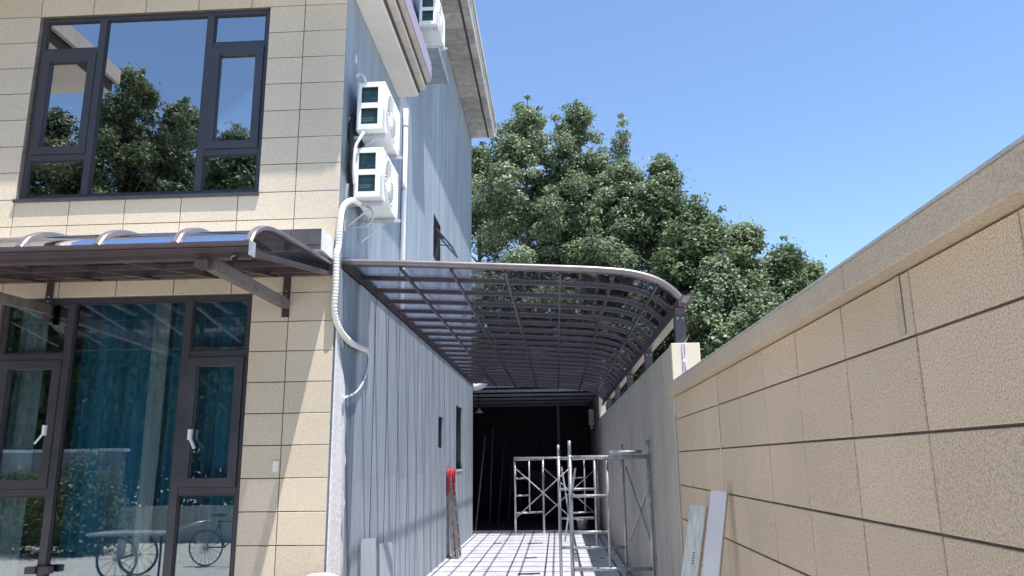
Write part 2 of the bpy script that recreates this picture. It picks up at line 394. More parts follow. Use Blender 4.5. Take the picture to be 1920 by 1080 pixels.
MB().box((XH + .3, 10.6, 0), (XL - .275, 10.75, 6.68)).build('inner_wall', 'room', house)
MB().box((XH - .4, DF - .5, 7.36), (XL + .47, 9.97, 7.42)).build('lower_roof', 'shed_beam', house)
MB().box((XH - .4, 9.4, 10.86), (XL + .69, YB + .4, 10.95)).build('upper_roof', 'shed_beam', house)
# grey boards on the passage side
bk_ = MB(); holes_boxes(bk_, 8.11, YB, .012, 3.69, [small1, small2], lambda a, b, c, d: ((XL + .0015, a, c), (XL + .005, b, d))); bk_.build('board_backing', 'grout', side)
ys = [8.10] + [8.85 + .715 * k for k in range(15)] + [YB]
for i in range(len(ys) - 1):
    if ys[i] > YB - .05: continue
    a, b = ys[i] + .02, min(ys[i + 1], YB) - .02
    if b - a < .1: continue
    p = MB(); off = random.uniform(-.003, .004)
    hs = [h for h in (small1, small2) if h[0] < b and h[1] > a]
    hs = [(max(h[0], a), min(h[1], b), h[2], h[3]) for h in hs]
    zj = 1.60 + random.uniform(-.03, .03)
    for (zlo, zhi) in ((.012, zj), (zj + .002, 3.70)):
        p = MB(); off = random.uniform(0, .002)
        h2 = [(h[0], h[1], max(h[2], zlo), min(h[3], zhi)) for h in hs if h[2] < zhi and h[3] > zlo]
        holes_boxes(p, a, b, zlo, zhi, h2, lambda u0, u1, v0, v1: ((XL + .006, u0, v0), (XL + .036 + off, u1, v1)))
        p.build('board', 'board', side)
    js = [(h[2] - .05, h[3] + .05) for h in (small1, small2) if h[0] < ys[i] + .03 and h[1] > ys[i] - .03]
    zz = [.012] + [q for ab in js for q in ab] + [3.70]
    if i:
        for q in range(0, len(zz), 2): MB().box((XL + .006, ys[i] - .0195, zz[q]), (XL + .0352, ys[i] + .0195, zz[q + 1])).build('joint_strip', 'sealant', side)
MB().box((XL + .002, 7.30, .0), (XL + .018, 8.095, 3.70)).build('render_coat', 'cement', side)
# rough white plaster on the corner
pl = MB(); n = 22; L_ = []
for k in range(n + 1):
    z = .0 + 3.05 * k / n; wv = .42 + .13 * (1 - k / n) + .05 * math.sin(k * 2.1) + random.uniform(-.035, .035)
    if k > n - 4: wv *= (n - k) / 5 + .15
    L_.append((z, 7.29 + wv))
P = []; fs = []
for z, yy in L_: P += [(XL + .019, 7.288, z), (XL + .030, 7.288, z), (XL + .028, yy - .03, z), (XL + .019, yy, z)]
for k in range(n):
    for j in range(3): fs.append((k * 4 + j, k * 4 + j + 1, k * 4 + 5 + j, k * 4 + 4 + j))
pl.add(P, fs); pl.build('corner_plaster', 'plaster', side, label='rough white plaster patch on the lower house corner')
# windows -------------------------------------------------------
def window(rect, mull, splits, yb, glass, name='window'):
    x0, x1, z0, z1 = rect; yf = yb + .045; yr = yb + .115; b = .05
    m = MB()
    m.box((x0 + .004, yf, z0 + .004), (x1 - .004, yr, z0 + b)).box((x0 + .004, yf, z1 - b), (x1 - .004, yr, z1 - .004))
    m.box((x0 + .004, yf, z0 + b), (x0 + b, yr, z1 - b)).box((x1 - b, yf, z0 + b), (x1 - .004, yr, z1 - b))
    edges = [x0 + b] + [q for mm in mull for q in (mm - .037, mm + .037)] + [x1 - b]
    for mm in mull:
        m.box((mm - .037, yf - .012, z0 + b), (mm + .037, yr, z1 - b))
    wins = []
    for ci in range(3):
        a, c = edges[2 * ci], edges[2 * ci + 1]
        if ci == 1: wins.append((a, c, z0 + b, z1 - b, False)); continue
        zs = [z0 + b] + [q for s_ in splits for q in (s_ - .032, s_ + .032)] + [z1 - b]
        for s_ in splits: m.box((a, yf - .004, s_ - .032), (c, yr, s_ + .032))
        for k in range(3): wins.append((a, c, zs[2 * k], zs[2 * k + 1], k == 1))
    fr = m.build(name, 'frame', house)
    for (a, c, d, e, sash) in wins:
        if sash:
            s = MB(); t = .088; ys_ = yf - .022
            s.box((a + .004, ys_, d + .004), (c - .004, yr - .02, d + t)).box((a + .004, ys_, e - t), (c - .004, yr - .02, e - .004))
            s.box((a + .004, ys_, d + t), (a + t, yr - .02, e - t)).box((c - t, ys_, d + t), (c - .004, yr - .02, e - t))
            s.box((a + t, ys_ + .03, d + t), (a + t + .012, yr - .02, e - t)).box((c - t - .012, ys_ + .03, d + t), (c - t, yr - .02, e - t))
            s.build('sash', 'frame', fr)
            MB().box((a + t, yf + .02, d + t), (c - t, yf + .026, e - t)).build('pane', glass, fr)
        else:
            g_ = MB()
            for (p, q) in (((a, yf + .004, d), (c, yf + .02, d + .014)), ((a, yf + .004, e - .014), (c, yf + .02, e)), ((a, yf + .004, d + .014), (a + .014, yf + .02, e - .014)), ((c - .014, yf + .004, d + .014), (c, yf + .02, e - .014))): g_.box(p, q)
            g_.build('gasket', 'black', fr)
            MB().box((a, yf + .021, d), (c, yf + .029, e)).build('pane', glass, fr)
    return fr
window(UW, (-4.90, -3.68), (4.985, 6.23), DF, 'glass')
lowf = window(LW, (-4.875, -3.655), (1.53, 2.845), DF, 'glass_low')
for xx, zz in ((-4.99, 2.12), (-3.53, 2.06)):
    MB().beam((xx, DF + .005, zz - .02), (xx + (.07 if xx > -4 else -.06), DF - .03, zz - .13), .022, .018).box((xx - .015, DF - .012, zz - .05), (xx + .015, DF + .03, zz + .05)).build('handle', 'pvc', lowf, label='white casement handle')
MB().box((-5.62, DF - .03, 4.47), (-3.0, DF + .05, 4.503)).build('window_sill', 'frame', house)
for xx in (-4.93, -4.8):
    MB().box((xx - .05, DF - .05, .80), (xx + .05, DF + .03, .86)).build('bracket', 'frame', lowf)
# curtains
def curtain(x0, x1, z0, z1, y, folds, amp, mat, label, seed):
    r = random.Random(seed); m = MB(); n = folds * 10; P = []; fs = []
    ph = [r.uniform(-.6, .6) for _ in range(folds + 2)]
    for k in range(n + 1):
        u = k / n; f = u * folds; a = amp * (.65 + .35 * math.sin(f * 1.7 + seed))
        off = math.sin(2 * math.pi * f + ph[int(f)]) * a
        for t in (0, .5, 1):
            P.append((x0 + (x1 - x0) * u + (.03 * math.sin(f * 2) if t == 0 else 0), y + off * (1 if t < .9 else .6), z0 + (z1 - z0) * t))
    for k in range(n):
        for j in range(2): fs.append((k * 3 + j, k * 3 + 3 + j, k * 3 + 4 + j, k * 3 + 1 + j))
    m.add(P, fs, True)
    return m.build('curtain', mat, label=label, cat='curtain', group='curtains behind the house windows', fix=False)
curtain(-4.86, -4.06, .14, 3.5, 7.55, 7, .06, 'curtain', 'teal curtain hanging behind the left half of the big ground floor pane', 1)
curtain(-3.98, -3.1, .14, 3.5, 7.58, 7, .06, 'curtain', 'teal curtain hanging behind the narrow right ground floor lights', 2)
curtain(-4.10, -3.93, .14, 3.5, 7.50, 2, .03, 'curtain_pale', 'narrow pale sheer curtain strip between the teal ground floor curtains', 3)
curtain(-5.55, -5.25, .14, 3.5, 7.55, 3, .05, 'curtain_pale', 'pale curtain drawn aside at the left end of the ground floor window', 4)
curtain(-5.55, -4.98, 3.77, 6.5, 7.8, 6, .05, 'curtain_pale', 'pale curtain behind the lower left pane of the upstairs window', 5)
# small windows in the side wall
def side_window(rect, depth=.2):
    a, b, c, d = rect; o = .012
    rv = MB().box((XL - .26, b - o, c), (XL + .004, b, d)).box((XL - .26, a, d - o), (XL + .004, b - o, d)).box((XL - .26, a, c), (XL + .004, b - o, c + o)).box((XL - .26, a, c + o), (XL + .004, a + o, d - o)).build('reveal', 'frame', house)
    a, b, c, d = a + o, b - o, c + o, d - o; m = MB(); xo = XL - depth; t = .05
    for (p, q) in (((xo, a, c), (xo + .05, b, c + t)), ((xo, a, d - t), (xo + .05, b, d)), ((xo, a, c + t), (xo + .05, a + t, d - t)), ((xo, b - t, c + t), (xo + .05, b, d - t)), ((xo, (a + b) / 2 - .02, c + t), (xo + .05, (a + b) / 2 + .02, d - t))): m.box(p, q)
    w = m.build('window', 'frame', house)
    for (u, v) in ((a + t, (a + b) / 2 - .02), ((a + b) / 2 + .02, b - t)):
        MB().box((xo + .02, u, c + t), (xo + .026, v, d - t)).build('pane', 'glass_low', w)
    return w
side_window(small1); w2 = side_window(small2)
MB().box((XL + .001, small2[0] - .03, small2[2] - .04), (XL + .05, small2[1] + .03, small2[2])).build('window_sill', 'plaster', house)
side_window(tilt, .2)
# tilt-out sash
ts = MB(); a, b, c, d = tilt; zt = d - .28; zb = c + .18
def tp(y, s, o): return (XL + .02 + .30 * s + o, y, zt + (zb - zt) * s)
for (y0, y1, s0, s1) in ((a, a + .05, 0, 1), (b - .05, b, 0, 1), (a + .05, b - .05, 0, .09), (a + .05, b - .05, .91, 1)):
    ts.hexa([tp(y0, s1, 0), tp(y0, s1, .035), tp(y1, s1, .035), tp(y1, s1, 0), tp(y0, s0, 0), tp(y0, s0, .035), tp(y1, s0, .035), tp(y1, s0, 0)])
tsb = ts.build('sash', 'frame', house, label='dark sash of the side window pushed open at its foot')
MB().hexa([tp(a + .05, .91, .014), tp(a + .05, .91, .02), tp(b - .05, .91, .02), tp(b - .05, .91, .014), tp(a + .05, .09, .014), tp(a + .05, .09, .02), tp(b - .05, .09, .02), tp(b - .05, .09, .014)]).build('pane', 'glass_low', tsb)
MB().beam((XL + .01, a + .07, zb + .06), (XL + .31, a + .07, zb + .03), .02, .015).build('stay', 'black', tsb)
# eaves of the lower roof: stepped moulding along the side and the front
EO = .44
def cornice(z, prof, y_front, y_end, mat, name, parent):
    m = MB()
    m.sweep([(XL + u, z + v) for u, v in prof], lambda p, t: (p[0], t, p[1]), [y_front, y_end])
    return m.build(name, mat, parent)
eave = MB().box((XL - .02, DF - EO + .2, 6.905), (XL + .287, 9.985, 6.96)).build('eave', 'soffit', house)
MB().box((XH, DF - EO + .2, 6.905), (XL - .022, DF + .012, 6.96)).build('front_soffit', 'soffit', eave)
MB().box((XL + .2875, DF - EO + .18, 6.955), (XL + .318, 9.975, 7.05)).build('groove', 'trim_dark', eave)
for k in range(5):
    y0 = DF - EO + .1 + k * .64; y1 = min(y0 + .63, 9.965)
    if y1 > y0: MB().box((XL + .318, y0, 6.99 - .0), (XL + .395, y1, 7.16)).build('fascia_stone', 'fascia', eave)
MB().box((XL + .3955, DF - EO + .05, 7.06), (XL + .41, 9.96, 7.15)).build('groove', 'trim_dark', eave)
for k in range(5):
    y0 = DF - EO + .02 + k * .66; y1 = min(y0 + .65, 9.95)
    if y1 > y0: MB().box((XL + .411, y0, 7.10), (XL + .462, y1, 7.30)).build('fascia_stone', 'fascia', eave)
MB().box((XL + .463, DF - EO, 7.13), (XL + .482, 9.95, 7.355)).box((XL - .02, DF - EO + .01, 7.30), (XL + .462, 9.94, 7.355)).build('eave_trim', 'trim_purple', eave)
MB().box((XH, DF - EO + .01, 6.96), (XL + .28, DF - EO + .19, 7.35)).build('front_fascia', 'fascia', eave)
# eaves of the upper roof
eave2 = MB().box((XL - .02, 9.4, 10.455), (XL + .66, 19.42, 10.86)).build('upper_eave', 'plaster', house)
MB().box((XL + .462, 9.4, 10.432), (XL + .502, 19.41, 10.4545)).build('groove', 'trim_dark', eave2)
y = 19.40; k = 0
while y > 10:
    st = .60
    link('soffit_stone', tile_mesh(.455, st - .022, .03, .006, 'soffit_stone', 'z-'), (XL + .232, y - st / 2, 10.462), eave2)
    link('fascia_stone', tile_mesh(st - .010, .15, .02, .006, 'soffit_stone', 'x+'), (XL + .662, y - st / 2, 10.62), eave2)
    link('fascia_stone', tile_mesh(st - .010, .13, .05, .006, 'soffit_stone', 'x+'), (XL + .662, y - st / 2, 10.775), eave2)
    link('soffit_stone', tile_mesh(.14, st - .022, .02, .004, 'soffit_stone', 'z-'), (XL + .575, y - st / 2, 10.462), eave2)
    y -= st
MB().box((XL - .018, 19.425, 10.49), (XL + .70, 19.46, 10.87)).build('eave_end', 'fascia', eave2)
# concrete ledge above the awning
ld = MB().box((XH, 6.885, 3.76), (XL - .03, DF - .004, 3.97)).build('ledge', 'plaster', house, label='ledge above the awning with white plaster end and dark tiled face')
xe = XL - .04
for k in range(12):
    x1 = xe - k * .302; x0 = x1 - .298
    link('ledge_tile', tile_mesh(.298, .145, .012, .002, 'slate', 'y-'), ((x0 + x1) / 2, 6.884, 3.895), ld)
    link('ledge_tile', tile_mesh(.298, .055, .006, .002, 'slate', 'y-'), ((x0 + x1) / 2, 6.884, 3.79), ld)
# wing that projects beside the upstairs window (seen as a reflection)
wing = thing('house_wing', (-8, 5.6, 0), 'projecting side wing of the beige house beyond the windows', 'house')
MB().box((-9.5, 5.1, 0), (-7.3, DF - .55, 6.9)).build('wall', 'tile', wing)
MB().box((-9.5, 5.05, 6.98), (-6.27, DF - .56, 7.25)).build('eave', 'soffit', wing)
for k, xx in enumerate((-6.24, -6.15)): MB().box((xx - .06, 5.03 - .03 * k, 7.0 + .12 * k), (xx, DF - .56, 7.2 + .14 * k)).build('fascia', 'fascia' if k else 'trim_dark', wing)

# ------------------------------------------------------------------ window awning
XE = -2.19; XW = -6.4
awn = thing('door_awning', (-4.2, 6.3, 3.2), 'bronze framed awning of dark arched panels over the ground floor window', 'awning')
aprof = spline([(0, 7.27, 3.705), (0, 6.6, 3.655), (0, 6.1, 3.612), (0, 5.72, 3.577), (0, 5.5, 3.53), (0, 5.33, 3.445), (0, 5.245, 3.345)], 5)
def aw(p, dz=0, x=0): return (x, p[1], p[2] + dz)
ribx = [XE - .03] + [-2.775 - .597 * k for k in range(7)]
for k, x in enumerate(ribx):
    m = MB(); r = .028 if k == 0 else .02
    pts = [(x, p[1], p[2]) for p in aprof]
    m.sweep([(-.03, -.015), (.03, -.015), (.03, .012), (.018, .022), (-.018, .022), (-.03, .012)], lambda q, t: (x + q[0], pts[t][1] , pts[t][2] + q[1] + .012), range(len(pts)))
    rb = m.build('end_rib' if k == 0 else 'rib', 'bronze_light', awn)
    MB().beam((x, 7.26, 3.615), (x, 5.30, 3.295), .045, .04).build('bottom_bar', 'bronze', awn)
for k in range(len(ribx) - 1):
    x1, x0 = ribx[k] - .02, ribx[k + 1] + .02
    m = MB(); P = []; fs = []
    for p in aprof: P += [(x0, p[1], p[2]), (x1, p[1], p[2])]
    for j in range(len(aprof) - 1): fs.append((2 * j, 2 * j + 1, 2 * j + 3, 2 * j + 2))
    m.add(P, fs, True).build('panel', 'poly_awning', awn, fix=False)
# end cheek panel
m = MB(); P = []; fs = []
for p in aprof: P += [(XE - .03, p[1], p[2] - .004), (XE - .03, p[1], max(3.30, 3.295 + (p[1] - 5.3) * .163))]
for j in range(len(aprof) - 1): fs.append((2 * j, 2 * j + 1, 2 * j + 3, 2 * j + 2))
m.add(P, fs).build('end_panel', 'poly_end', awn, fix=False)
m = MB()
fp = [(5.19, 3.355), (5.275, 3.365), (5.30, 3.30), (5.29, 3.235), (5.21, 3.235), (5.205, 3.262), (5.18, 3.268), (5.178, 3.30), (5.20, 3.31), (5.185, 3.335)]
m.sweep(fp, lambda p, t: (t, p[0], p[1]), [XW, XE + .0]); m.build('front_beam', 'bronze', awn)
MB().box((XE + .001, 5.19, 3.25), (XE + .012, 5.29, 3.36)).build('beam_cap', 'galv', awn)
MB().box((XW, 7.20, 3.60), (XE - .01, DF - .002, 3.735)).build('wall_rail', 'bronze', awn)
MB().box((XW, 7.05, 3.585), (XE - .06, 7.10, 3.64)).build('cross_bar', 'bronze', awn)
MB().box((XW, 6.2, 3.43), (XE - .06, 6.24, 3.47)).build('cross_bar', 'bronze', awn)
for kx in (0, 1):
    ox = -2.45 * kx
    MB().box((-2.688 + ox, DF - .014, 3.19), (-2.615 + ox, DF - .002, 3.60)).build('wall_plate', 'bronze', awn)
    MB().beam((-2.65 + ox, 7.27, 3.32), (-2.52 + ox, 5.26, 3.215), .075, .09).build('support_arm', 'bronze_worn', awn)
    for zz in (3.40, 3.45): MB().tube([(-2.652 + ox, DF - .015, zz), (-2.652 + ox, DF - .024, zz)], .009, 8).build('bolt', 'galv', awn)
    MB().cbox((-2.585 + ox, 5.19, 3.165), (-2.49 + ox, 5.30, 3.232), .006).build('arm_socket', 'bronze', awn)
pt = W(440, 486, 1, 5.17)
dv = Vector((-.45, .82, .3)) * .09
MB().tube([pt + dv, pt], .024, 14, caps=False).tube([pt + dv, pt], .019, 14, caps=False).build('drain_outlet', 'galv', awn)
MB().tube([pt + dv * .3, pt + dv * .35], .019, 14).build('drain_hole_dark', 'black', awn)  # black disc drawn as the shaded inside of the outlet

# ------------------------------------------------------------------ passage canopy
cano = thing('passage_canopy', (-.5, 13.8, 2.87), 'long arched canopy of tinted panels on bronze bows roofing the passage', 'canopy')
cp = spline([(-2.15, 0, 3.785), (-1.444, 0, 3.752), (-.735, 0, 3.712), (.073, 0, 3.664), (.446, 0, 3.638), (.763, 0, 3.600), (1.0, 0, 3.530), (1.15, 0, 3.435), (1.255, 0, 3.325)], 4)
NB = 20; bys = [D0 + .02 + k * .633 for k in range(NB + 1)]
YE = bys[-1]
# first bow built once, shared by the copies
def cn(i):
    a = cp[max(i - 1, 0)]; b = cp[min(i + 1, len(cp) - 1)]; d = (b - a).normalized(); return Vector((-d.z, 0, d.x)) * (1 if True else 1)
def bow_mesh(w, h0, h1, name):
    m = MB()
    m.sweep([(-w / 2, -h0), (w / 2, -h0), (w / 2, h1 * .5), (w * .25, h1), (-w * .25, h1), (-w / 2, h1 * .5)], lambda q, t: (cp[t].x + cn(t).x * q[1], q[0], cp[t].z + cn(t).z * q[1]), range(len(cp)))
    return m
b0 = bow_mesh(.055, .034, .018, 'bow'); 
fb = MB(); fb.tube([(p.x, D0, p.z) for p in cp], .034, 10); fb.build('front_tube', 'bronze_light', cano)
bo = None
for k, yy in enumerate(bys):
    if bo is None:
        mm = MB(); mm.v = [(v[0], v[1] + yy, v[2]) for v in b0.v]; mm.f = b0.f; mm.sm = b0.sm
        bo = mm.build('bow', 'bow', cano)
    else:
        c = bo.copy(); C.objects.link(c); c.location = bo.location + Vector((0, yy - bys[0], 0))
for k in range(NB):
    m = MB(); P = []; fs = []
    for p in cp: P += [(p.x, bys[k] + .028, p.z + .003), (p.x, bys[k + 1] - .028, p.z + .003)]
    for j in range(len(cp) - 1): fs.append((2 * j, 2 * j + 1, 2 * j + 3, 2 * j + 2))
    m.add(P, fs, True).build('panel', 'poly', cano, fix=False)
for (x, z) in ((-1.553, 3.757), (-1.033, 3.73), (-.481, 3.697), (.071, 3.664), (.603, 3.62), (1.03, 3.515)):
    MB().box((x - .012, D0 + .03, z - .066), (x + .012, YE, z - .034)).build('purlin', 'bow', cano)
MB().box((XL + .001, D0 + .005, 3.715), (XL + .055, YB, 3.83)).build('wall_channel', 'bronze', cano)
gp = [(1.225, 3.30), (1.262, 3.365), (1.30, 3.352), (1.33, 3.366), (1.385, 3.385), (1.378, 3.355), (1.35, 3.33), (1.335, 3.275), (1.30, 3.235), (1.225, 3.235)]
gu = MB().sweep(gp, lambda p, t: (p[0], t, p[1]), [D0 - .03, YE]).build('gutter', 'bronze', cano)
gi = [(1.25, 3.285), (1.275, 3.335), (1.33, 3.345), (1.345, 3.34), (1.315, 3.285), (1.29, 3.262)]
MB().sweep(gi, lambda p, t: (p[0], t, p[1]), [D0 - .04, D0 - .031]).build('gutter_cap', 'bronze_worn', gu)
MB().box((1.195, D0, 3.165), (1.29, YE, 3.232)).build('eaves_beam', 'bronze', cano)
for k in range(5):
    yy = 7.53 + 2.65 * k
    po = MB().box((1.19, yy - .05, 2.872), (1.29, yy + .05, 3.163)).build('post', 'frame', cano)
    MB().box((1.165, yy - .08, 2.8725), (1.315, yy + .08, 2.882)).build('foot_plate', 'galv', po)
    for xx in (1.215, 1.265):
        MB().tube([(xx, yy - .052, 3.13), (xx, yy - .06, 3.13)], .009, 8).build('bolt', 'galv', po)

# ------------------------------------------------------------------ walls on the right
gw = MB().box((XR, 7.46, 0), (XR + .26, YS + 8.5, 2.86)).build('rendered_wall', 'cement_dark', label='grey rendered boundary wall carrying the canopy posts', cat='wall')
pier = thing('end_pier', (XR + .13, 7.44, 2.3), 'cream block capping the near end of the grey rendered wall', 'pier')
MB().cbox((XR - .005, 7.40, 2.2), (XR + .268, 7.458, 2.874), .006).build('face_slab', 'cream', pier)
MB().cbox((XR + .002, 7.462, 2.862), (XR + .258, 7.60, 2.8745), .003).build('top_slab', 'cream', pier)
fence = thing('garden_wall', (XR + .15, 3, 0), 'garden wall clad in large speckled tan tiles with a projecting coping', 'wall')
YF0, YF1 = -6.0, 7.395
MB().box((XR + .012, YF0, 0), (XR + .24, YF1, 2.36)).build('wall_core', 'joint', fence)
fy = [1.838 - .6 * k for k in range(1, 14)][::-1] + [1.838 + .6 * k for k in range(0, 10)]
fy = [YF0] + [q for q in fy if YF0 < q < YF1 - .05] + [YF1]
fz = [0, .055, .352, .65, .948, 1.247, 1.545, 1.845, 2.145, 2.358]
for i in range(len(fy) - 1):
    for j in range(len(fz) - 1):
        if fy[i + 1] - fy[i] < .05 or fz[j + 1] - fz[j] < .08: continue
        if fy[i] < -3.5: continue
        link('tile', tile_mesh(fy[i + 1] - fy[i] - .008, fz[j + 1] - fz[j] - .009, .02, .003, 'fence_tile', 'x-'), (XR + .0205 + random.uniform(-.0012, .0012), (fy[i] + fy[i + 1]) / 2, (fz[j] + fz[j + 1]) / 2), fence)
for k in range(12):
    a = YF1 - 1.15 * k; b = max(a - 1.147, YF0)
    if a <= YF0: break
    MB().cbox((XR - .068, b, 2.361), (XR + .31, a, 2.462), .005).build('coping_stone', 'coping', fence)
MB().box((XR - .072, YF0, 2.4625), (XR + .314, YF1 - .002, 2.472)).build('coping_cap', 'galv_bracket', fence)
# filled repair strips on the garden wall
for yy, z0, z1, w in ((5.47, 1.50, 2.35, .028), (2.52, 2.16, 2.35, .045)):
    MB().box((XR - .003, yy - w / 2, z0), (XR - .0005, yy + w / 2, z1))\
        .build('repair_strip', 'cream' if yy > 4 else 'coping', fence, label='pale filled vertical strip on the tan tiles')

# ------------------------------------------------------------------ shed at the end of the passage
shed = thing('shed', (-.6, 24, 0), 'dark open fronted shed at the end of the passage', 'shed')
MB().box((XL - .9, 28.6, 0), (XR + .26, 28.7, 4.2)).build('back_wall', 'shade_sheet', shed)
MB().box((XL - .95, YB + .02, 0), (XL - .85, 28.6, 4.2)).build('left_wall', 'shade_sheet', shed)
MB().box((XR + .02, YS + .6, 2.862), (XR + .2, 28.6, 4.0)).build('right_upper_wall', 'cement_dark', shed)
MB().box((XL - .85, YE + .08, 4.02), (XR + .26, 28.6, 4.12)).build('roof', 'shade_sheet', shed)
for k in range(6):
    yy = YE + .14 + k * 1.45; z = 3.70 - .0 * k
    MB().box((XL - .84, yy, z), (XR + (.018 if k else .0), yy + .10, z + .075)).build('roof_beam', 'shed_beam', shed)
for k in range(14):
    xx = XL - .7 + k * .28
    MB().box((xx, 28.56, 0), (xx + .05, 28.598, 3.9)).build('wall_rib', 'shade_sheet', shed)
MB().box((.02, 28.3, 0), (.12, 28.4, 3.9)).build('post', 'shed_beam', shed)
# bright opening in the right clerestory
# pvc elbow at the house corner
pv = MB(); c0 = Vector((XL + .07, YB + .10, 3.66))
path = spline([(XL + .02, YB - .55, 3.80), (XL + .10, YB - .25, 3.72), (XL + .16, YB + .05, 3.64), (XL + .42, YB + .12, 3.70), (XL + .60, YB + .14, 3.80)], 5)
pv.tube([(XL + .06, YB - .18, 3.30), (XL + .06, YB - .18, 3.34)], .055, 12)
pv = MB().tube(spline([(XL + .03, YB + .06, 3.66), (XL + .14, YB + .06, 3.655), (XL + .28, YB + .06, 3.71), (XL + .40, YB + .06, 3.83)], 5), .085, 14, caps=False)
pv.tube(spline([(XL + .03, YB + .06, 3.66), (XL + .14, YB + .06, 3.655), (XL + .28, YB + .06, 3.71), (XL + .40, YB + .06, 3.83)], 5), .077, 14, caps=False)
pe = thing('drain_elbow', (XL + .15, YB + .06, 3.6), 'white plastic drain elbow at the far corner of the grey boards', 'pipe')
pv.build('elbow', 'pvc', pe); MB().tube([(XL + .035, YB + .06, 3.66), (XL + .075, YB + .06, 3.658)], .094, 14, caps=False).tube([(XL + .035, YB + .06, 3.66), (XL + .075, YB + .06, 3.658)], .086, 14, caps=False).build('collar', 'pvc', pe)

# ------------------------------------------------------------------ air conditioners
def aircon(y0, z0, label, blabel, grp='air conditioner outdoor units on the grey wall', L=.80, Hh=.555, D=.30, x0=XL + .11):
    x1 = x0 + D; y1 = y0 + L; z1 = z0 + Hh
    t = thing('air_conditioner', ((x0 + x1) / 2, (y0 + y1) / 2, z0), label, 'air conditioner', grp)
    # casing: end panel with two openings + top/bottom/front skins
    m = MB(); hs = [(x0 + .045, x1 - .075, z0 + .07, z0 + .255), (x0 + .045, x1 - .075, z0 + .315, z0 + .50)]
    holes_boxes(m, x0 + .012, x1 - .012, z0 + .012, z1 - .012, hs, lambda a, b, c, d: ((a, y0, c), (b, y0 + .012, d)))
    m.box((x0, y0 + .004, z1 - .012), (x1, y1, z1)).box((x0, y0 + .004, z0), (x1, y1, z0 + .012))
    m.box((x0, y0 + .004, z0 + .012), (x0 + .012, y1, z1 - .012)).box((x0 + .012, y1 - .012, z0 + .012), (x1 - .012, y1, z1 - .012))
    yc = y0 + .30; zc = (z0 + z1) / 2; R_ = .235
    # front skin around a round fan opening
    n = 40; P = []; fs = []; xf = x1
    sq = []
    for k in range(n):
        a = 2 * math.pi * (k + .5) / n; ca, sa = math.cos(a), math.sin(a)
        yl = y0 + .004 - yc if ca < 0 else y1 - yc; zl = z0 + .012 - zc if sa < 0 else z1 - .012 - zc
        tt = min(yl / ca if abs(ca) > 1e-6 else 9, zl / sa if abs(sa) > 1e-6 else 9)
        P += [(xf, yc + R_ * ca, zc + R_ * sa), (xf, yc + tt * ca, zc + tt * sa), (xf - .012, yc + R_ * ca, zc + R_ * sa)]
    for k in range(n):
        k2 = (k + 1) % n; fs += [(3 * k, 3 * k2, 3 * k2 + 1, 3 * k + 1), (3 * k, 3 * k + 2, 3 * k2 + 2, 3 * k2)]
    # corner fillers
    m.add(P, fs)
    for sy, sz in ((y0 + .004, z0 + .012), (y0 + .004, z1 - .012), (y1, z0 + .012), (y1, z1 - .012)):
        dy = .1 if sy < yc else -.1; dz = .08 if sz < zc else -.08
        m.add([(xf - .001, sy, sz), (xf - .001, sy + dy, sz), (xf - .001, sy + dy, sz + dz), (xf - .001, sy, sz + dz)], [(0, 1, 2, 3)])
    body = m.build('casing', 'white', t)
    # rounded vertical edge strips that frame the end panel
    e = MB(); e.tube([(x1 - .014, y0 + .014, z0 + .004), (x1 - .014, y0 + .014, z1 - .004)], .016, 10).tube([(x0 + .014, y0 + .014, z0 + .004), (x0 + .014, y0 + .014, z1 - .004)], .016, 10)
    e.tube([(x0 + .01, y0 + .012, z1 - .010), (x1 - .01, y0 + .012, z1 - .010)], .013, 10); e.build('edge_strip', 'white', t)
    for (a, b, c, d) in hs:
        cf = MB().box((a - .01, y0 + .05, c - .01), (b + .01, y0 + .055, d + .01)).build('coil', 'fin', t)
        k = MB()
        for q in range(7): k.box((a, y0 + .02, c + (q + .5) * (d - c) / 7 - .0015), (b, y0 + .024, c + (q + .5) * (d - c) / 7 + .0015))
        k.build('coil_wires', 'black', t)
    MB().tube([(x1 - .045, yc, zc), (x1 - .042, yc, zc)], .25, 28).build('fan_cavity', 'fan', t)
    fan = MB()
    for q in range(3):
        a0 = q * 2.094
        P = []
        for s_ in range(6):
            a = a0 + s_ * .2
            for rr in (.05, .21): P.append((x1 - .035 + .004 * s_, yc + math.cos(a) * rr, zc + math.sin(a) * rr))
        fan.add(P, [(2 * s_, 2 * s_ + 2, 2 * s_ + 3, 2 * s_ + 1) for s_ in range(5)])
    fan.tube([(x1 - .04, yc, zc), (x1 - .005, yc, zc)], .055, 14); fan.build('fan', 'white_dirty', t)
    gr = MB()
    for rr in (.07, .105, .14, .175, .21, .238):
        gr.tube([(x1 + .006, yc + math.cos(a) * rr, zc + math.sin(a) * rr) for a in [2 * math.pi * q / 32 for q in range(32)]], .0035 if rr < .23 else .009, 5, closed=True)
    for q in range(28):
        a = 2 * math.pi * q / 28
        pts = [(x1 + .008 + .006 * math.sin(s_ * .78), yc + math.cos(a + .55 * s_ / 4) * (.06 + .045 * s_), zc + math.sin(a + .55 * s_ / 4) * (.06 + .045 * s_)) for s_ in range(5)]
        gr.tube(pts, .0042, 4)
    gr.tube([(x1 + .0, yc, zc), (x1 + .012, yc, zc)], .062, 18)
    gr.build('fan_grille', 'grille', t)
    MB().box((x1 + .0005, y1 - .13, z0 + .06), (x1 + .006, y1 - .03, z0 + .2)).build('rating_plate', 'plug', t)
    for yy in (y0 + .1, y1 - .12):
        MB().box((x0 + .01, yy, z0 - .022), (x1 + .015, yy + .05, z0 - .001)).build('foot', 'galv_bracket', t)
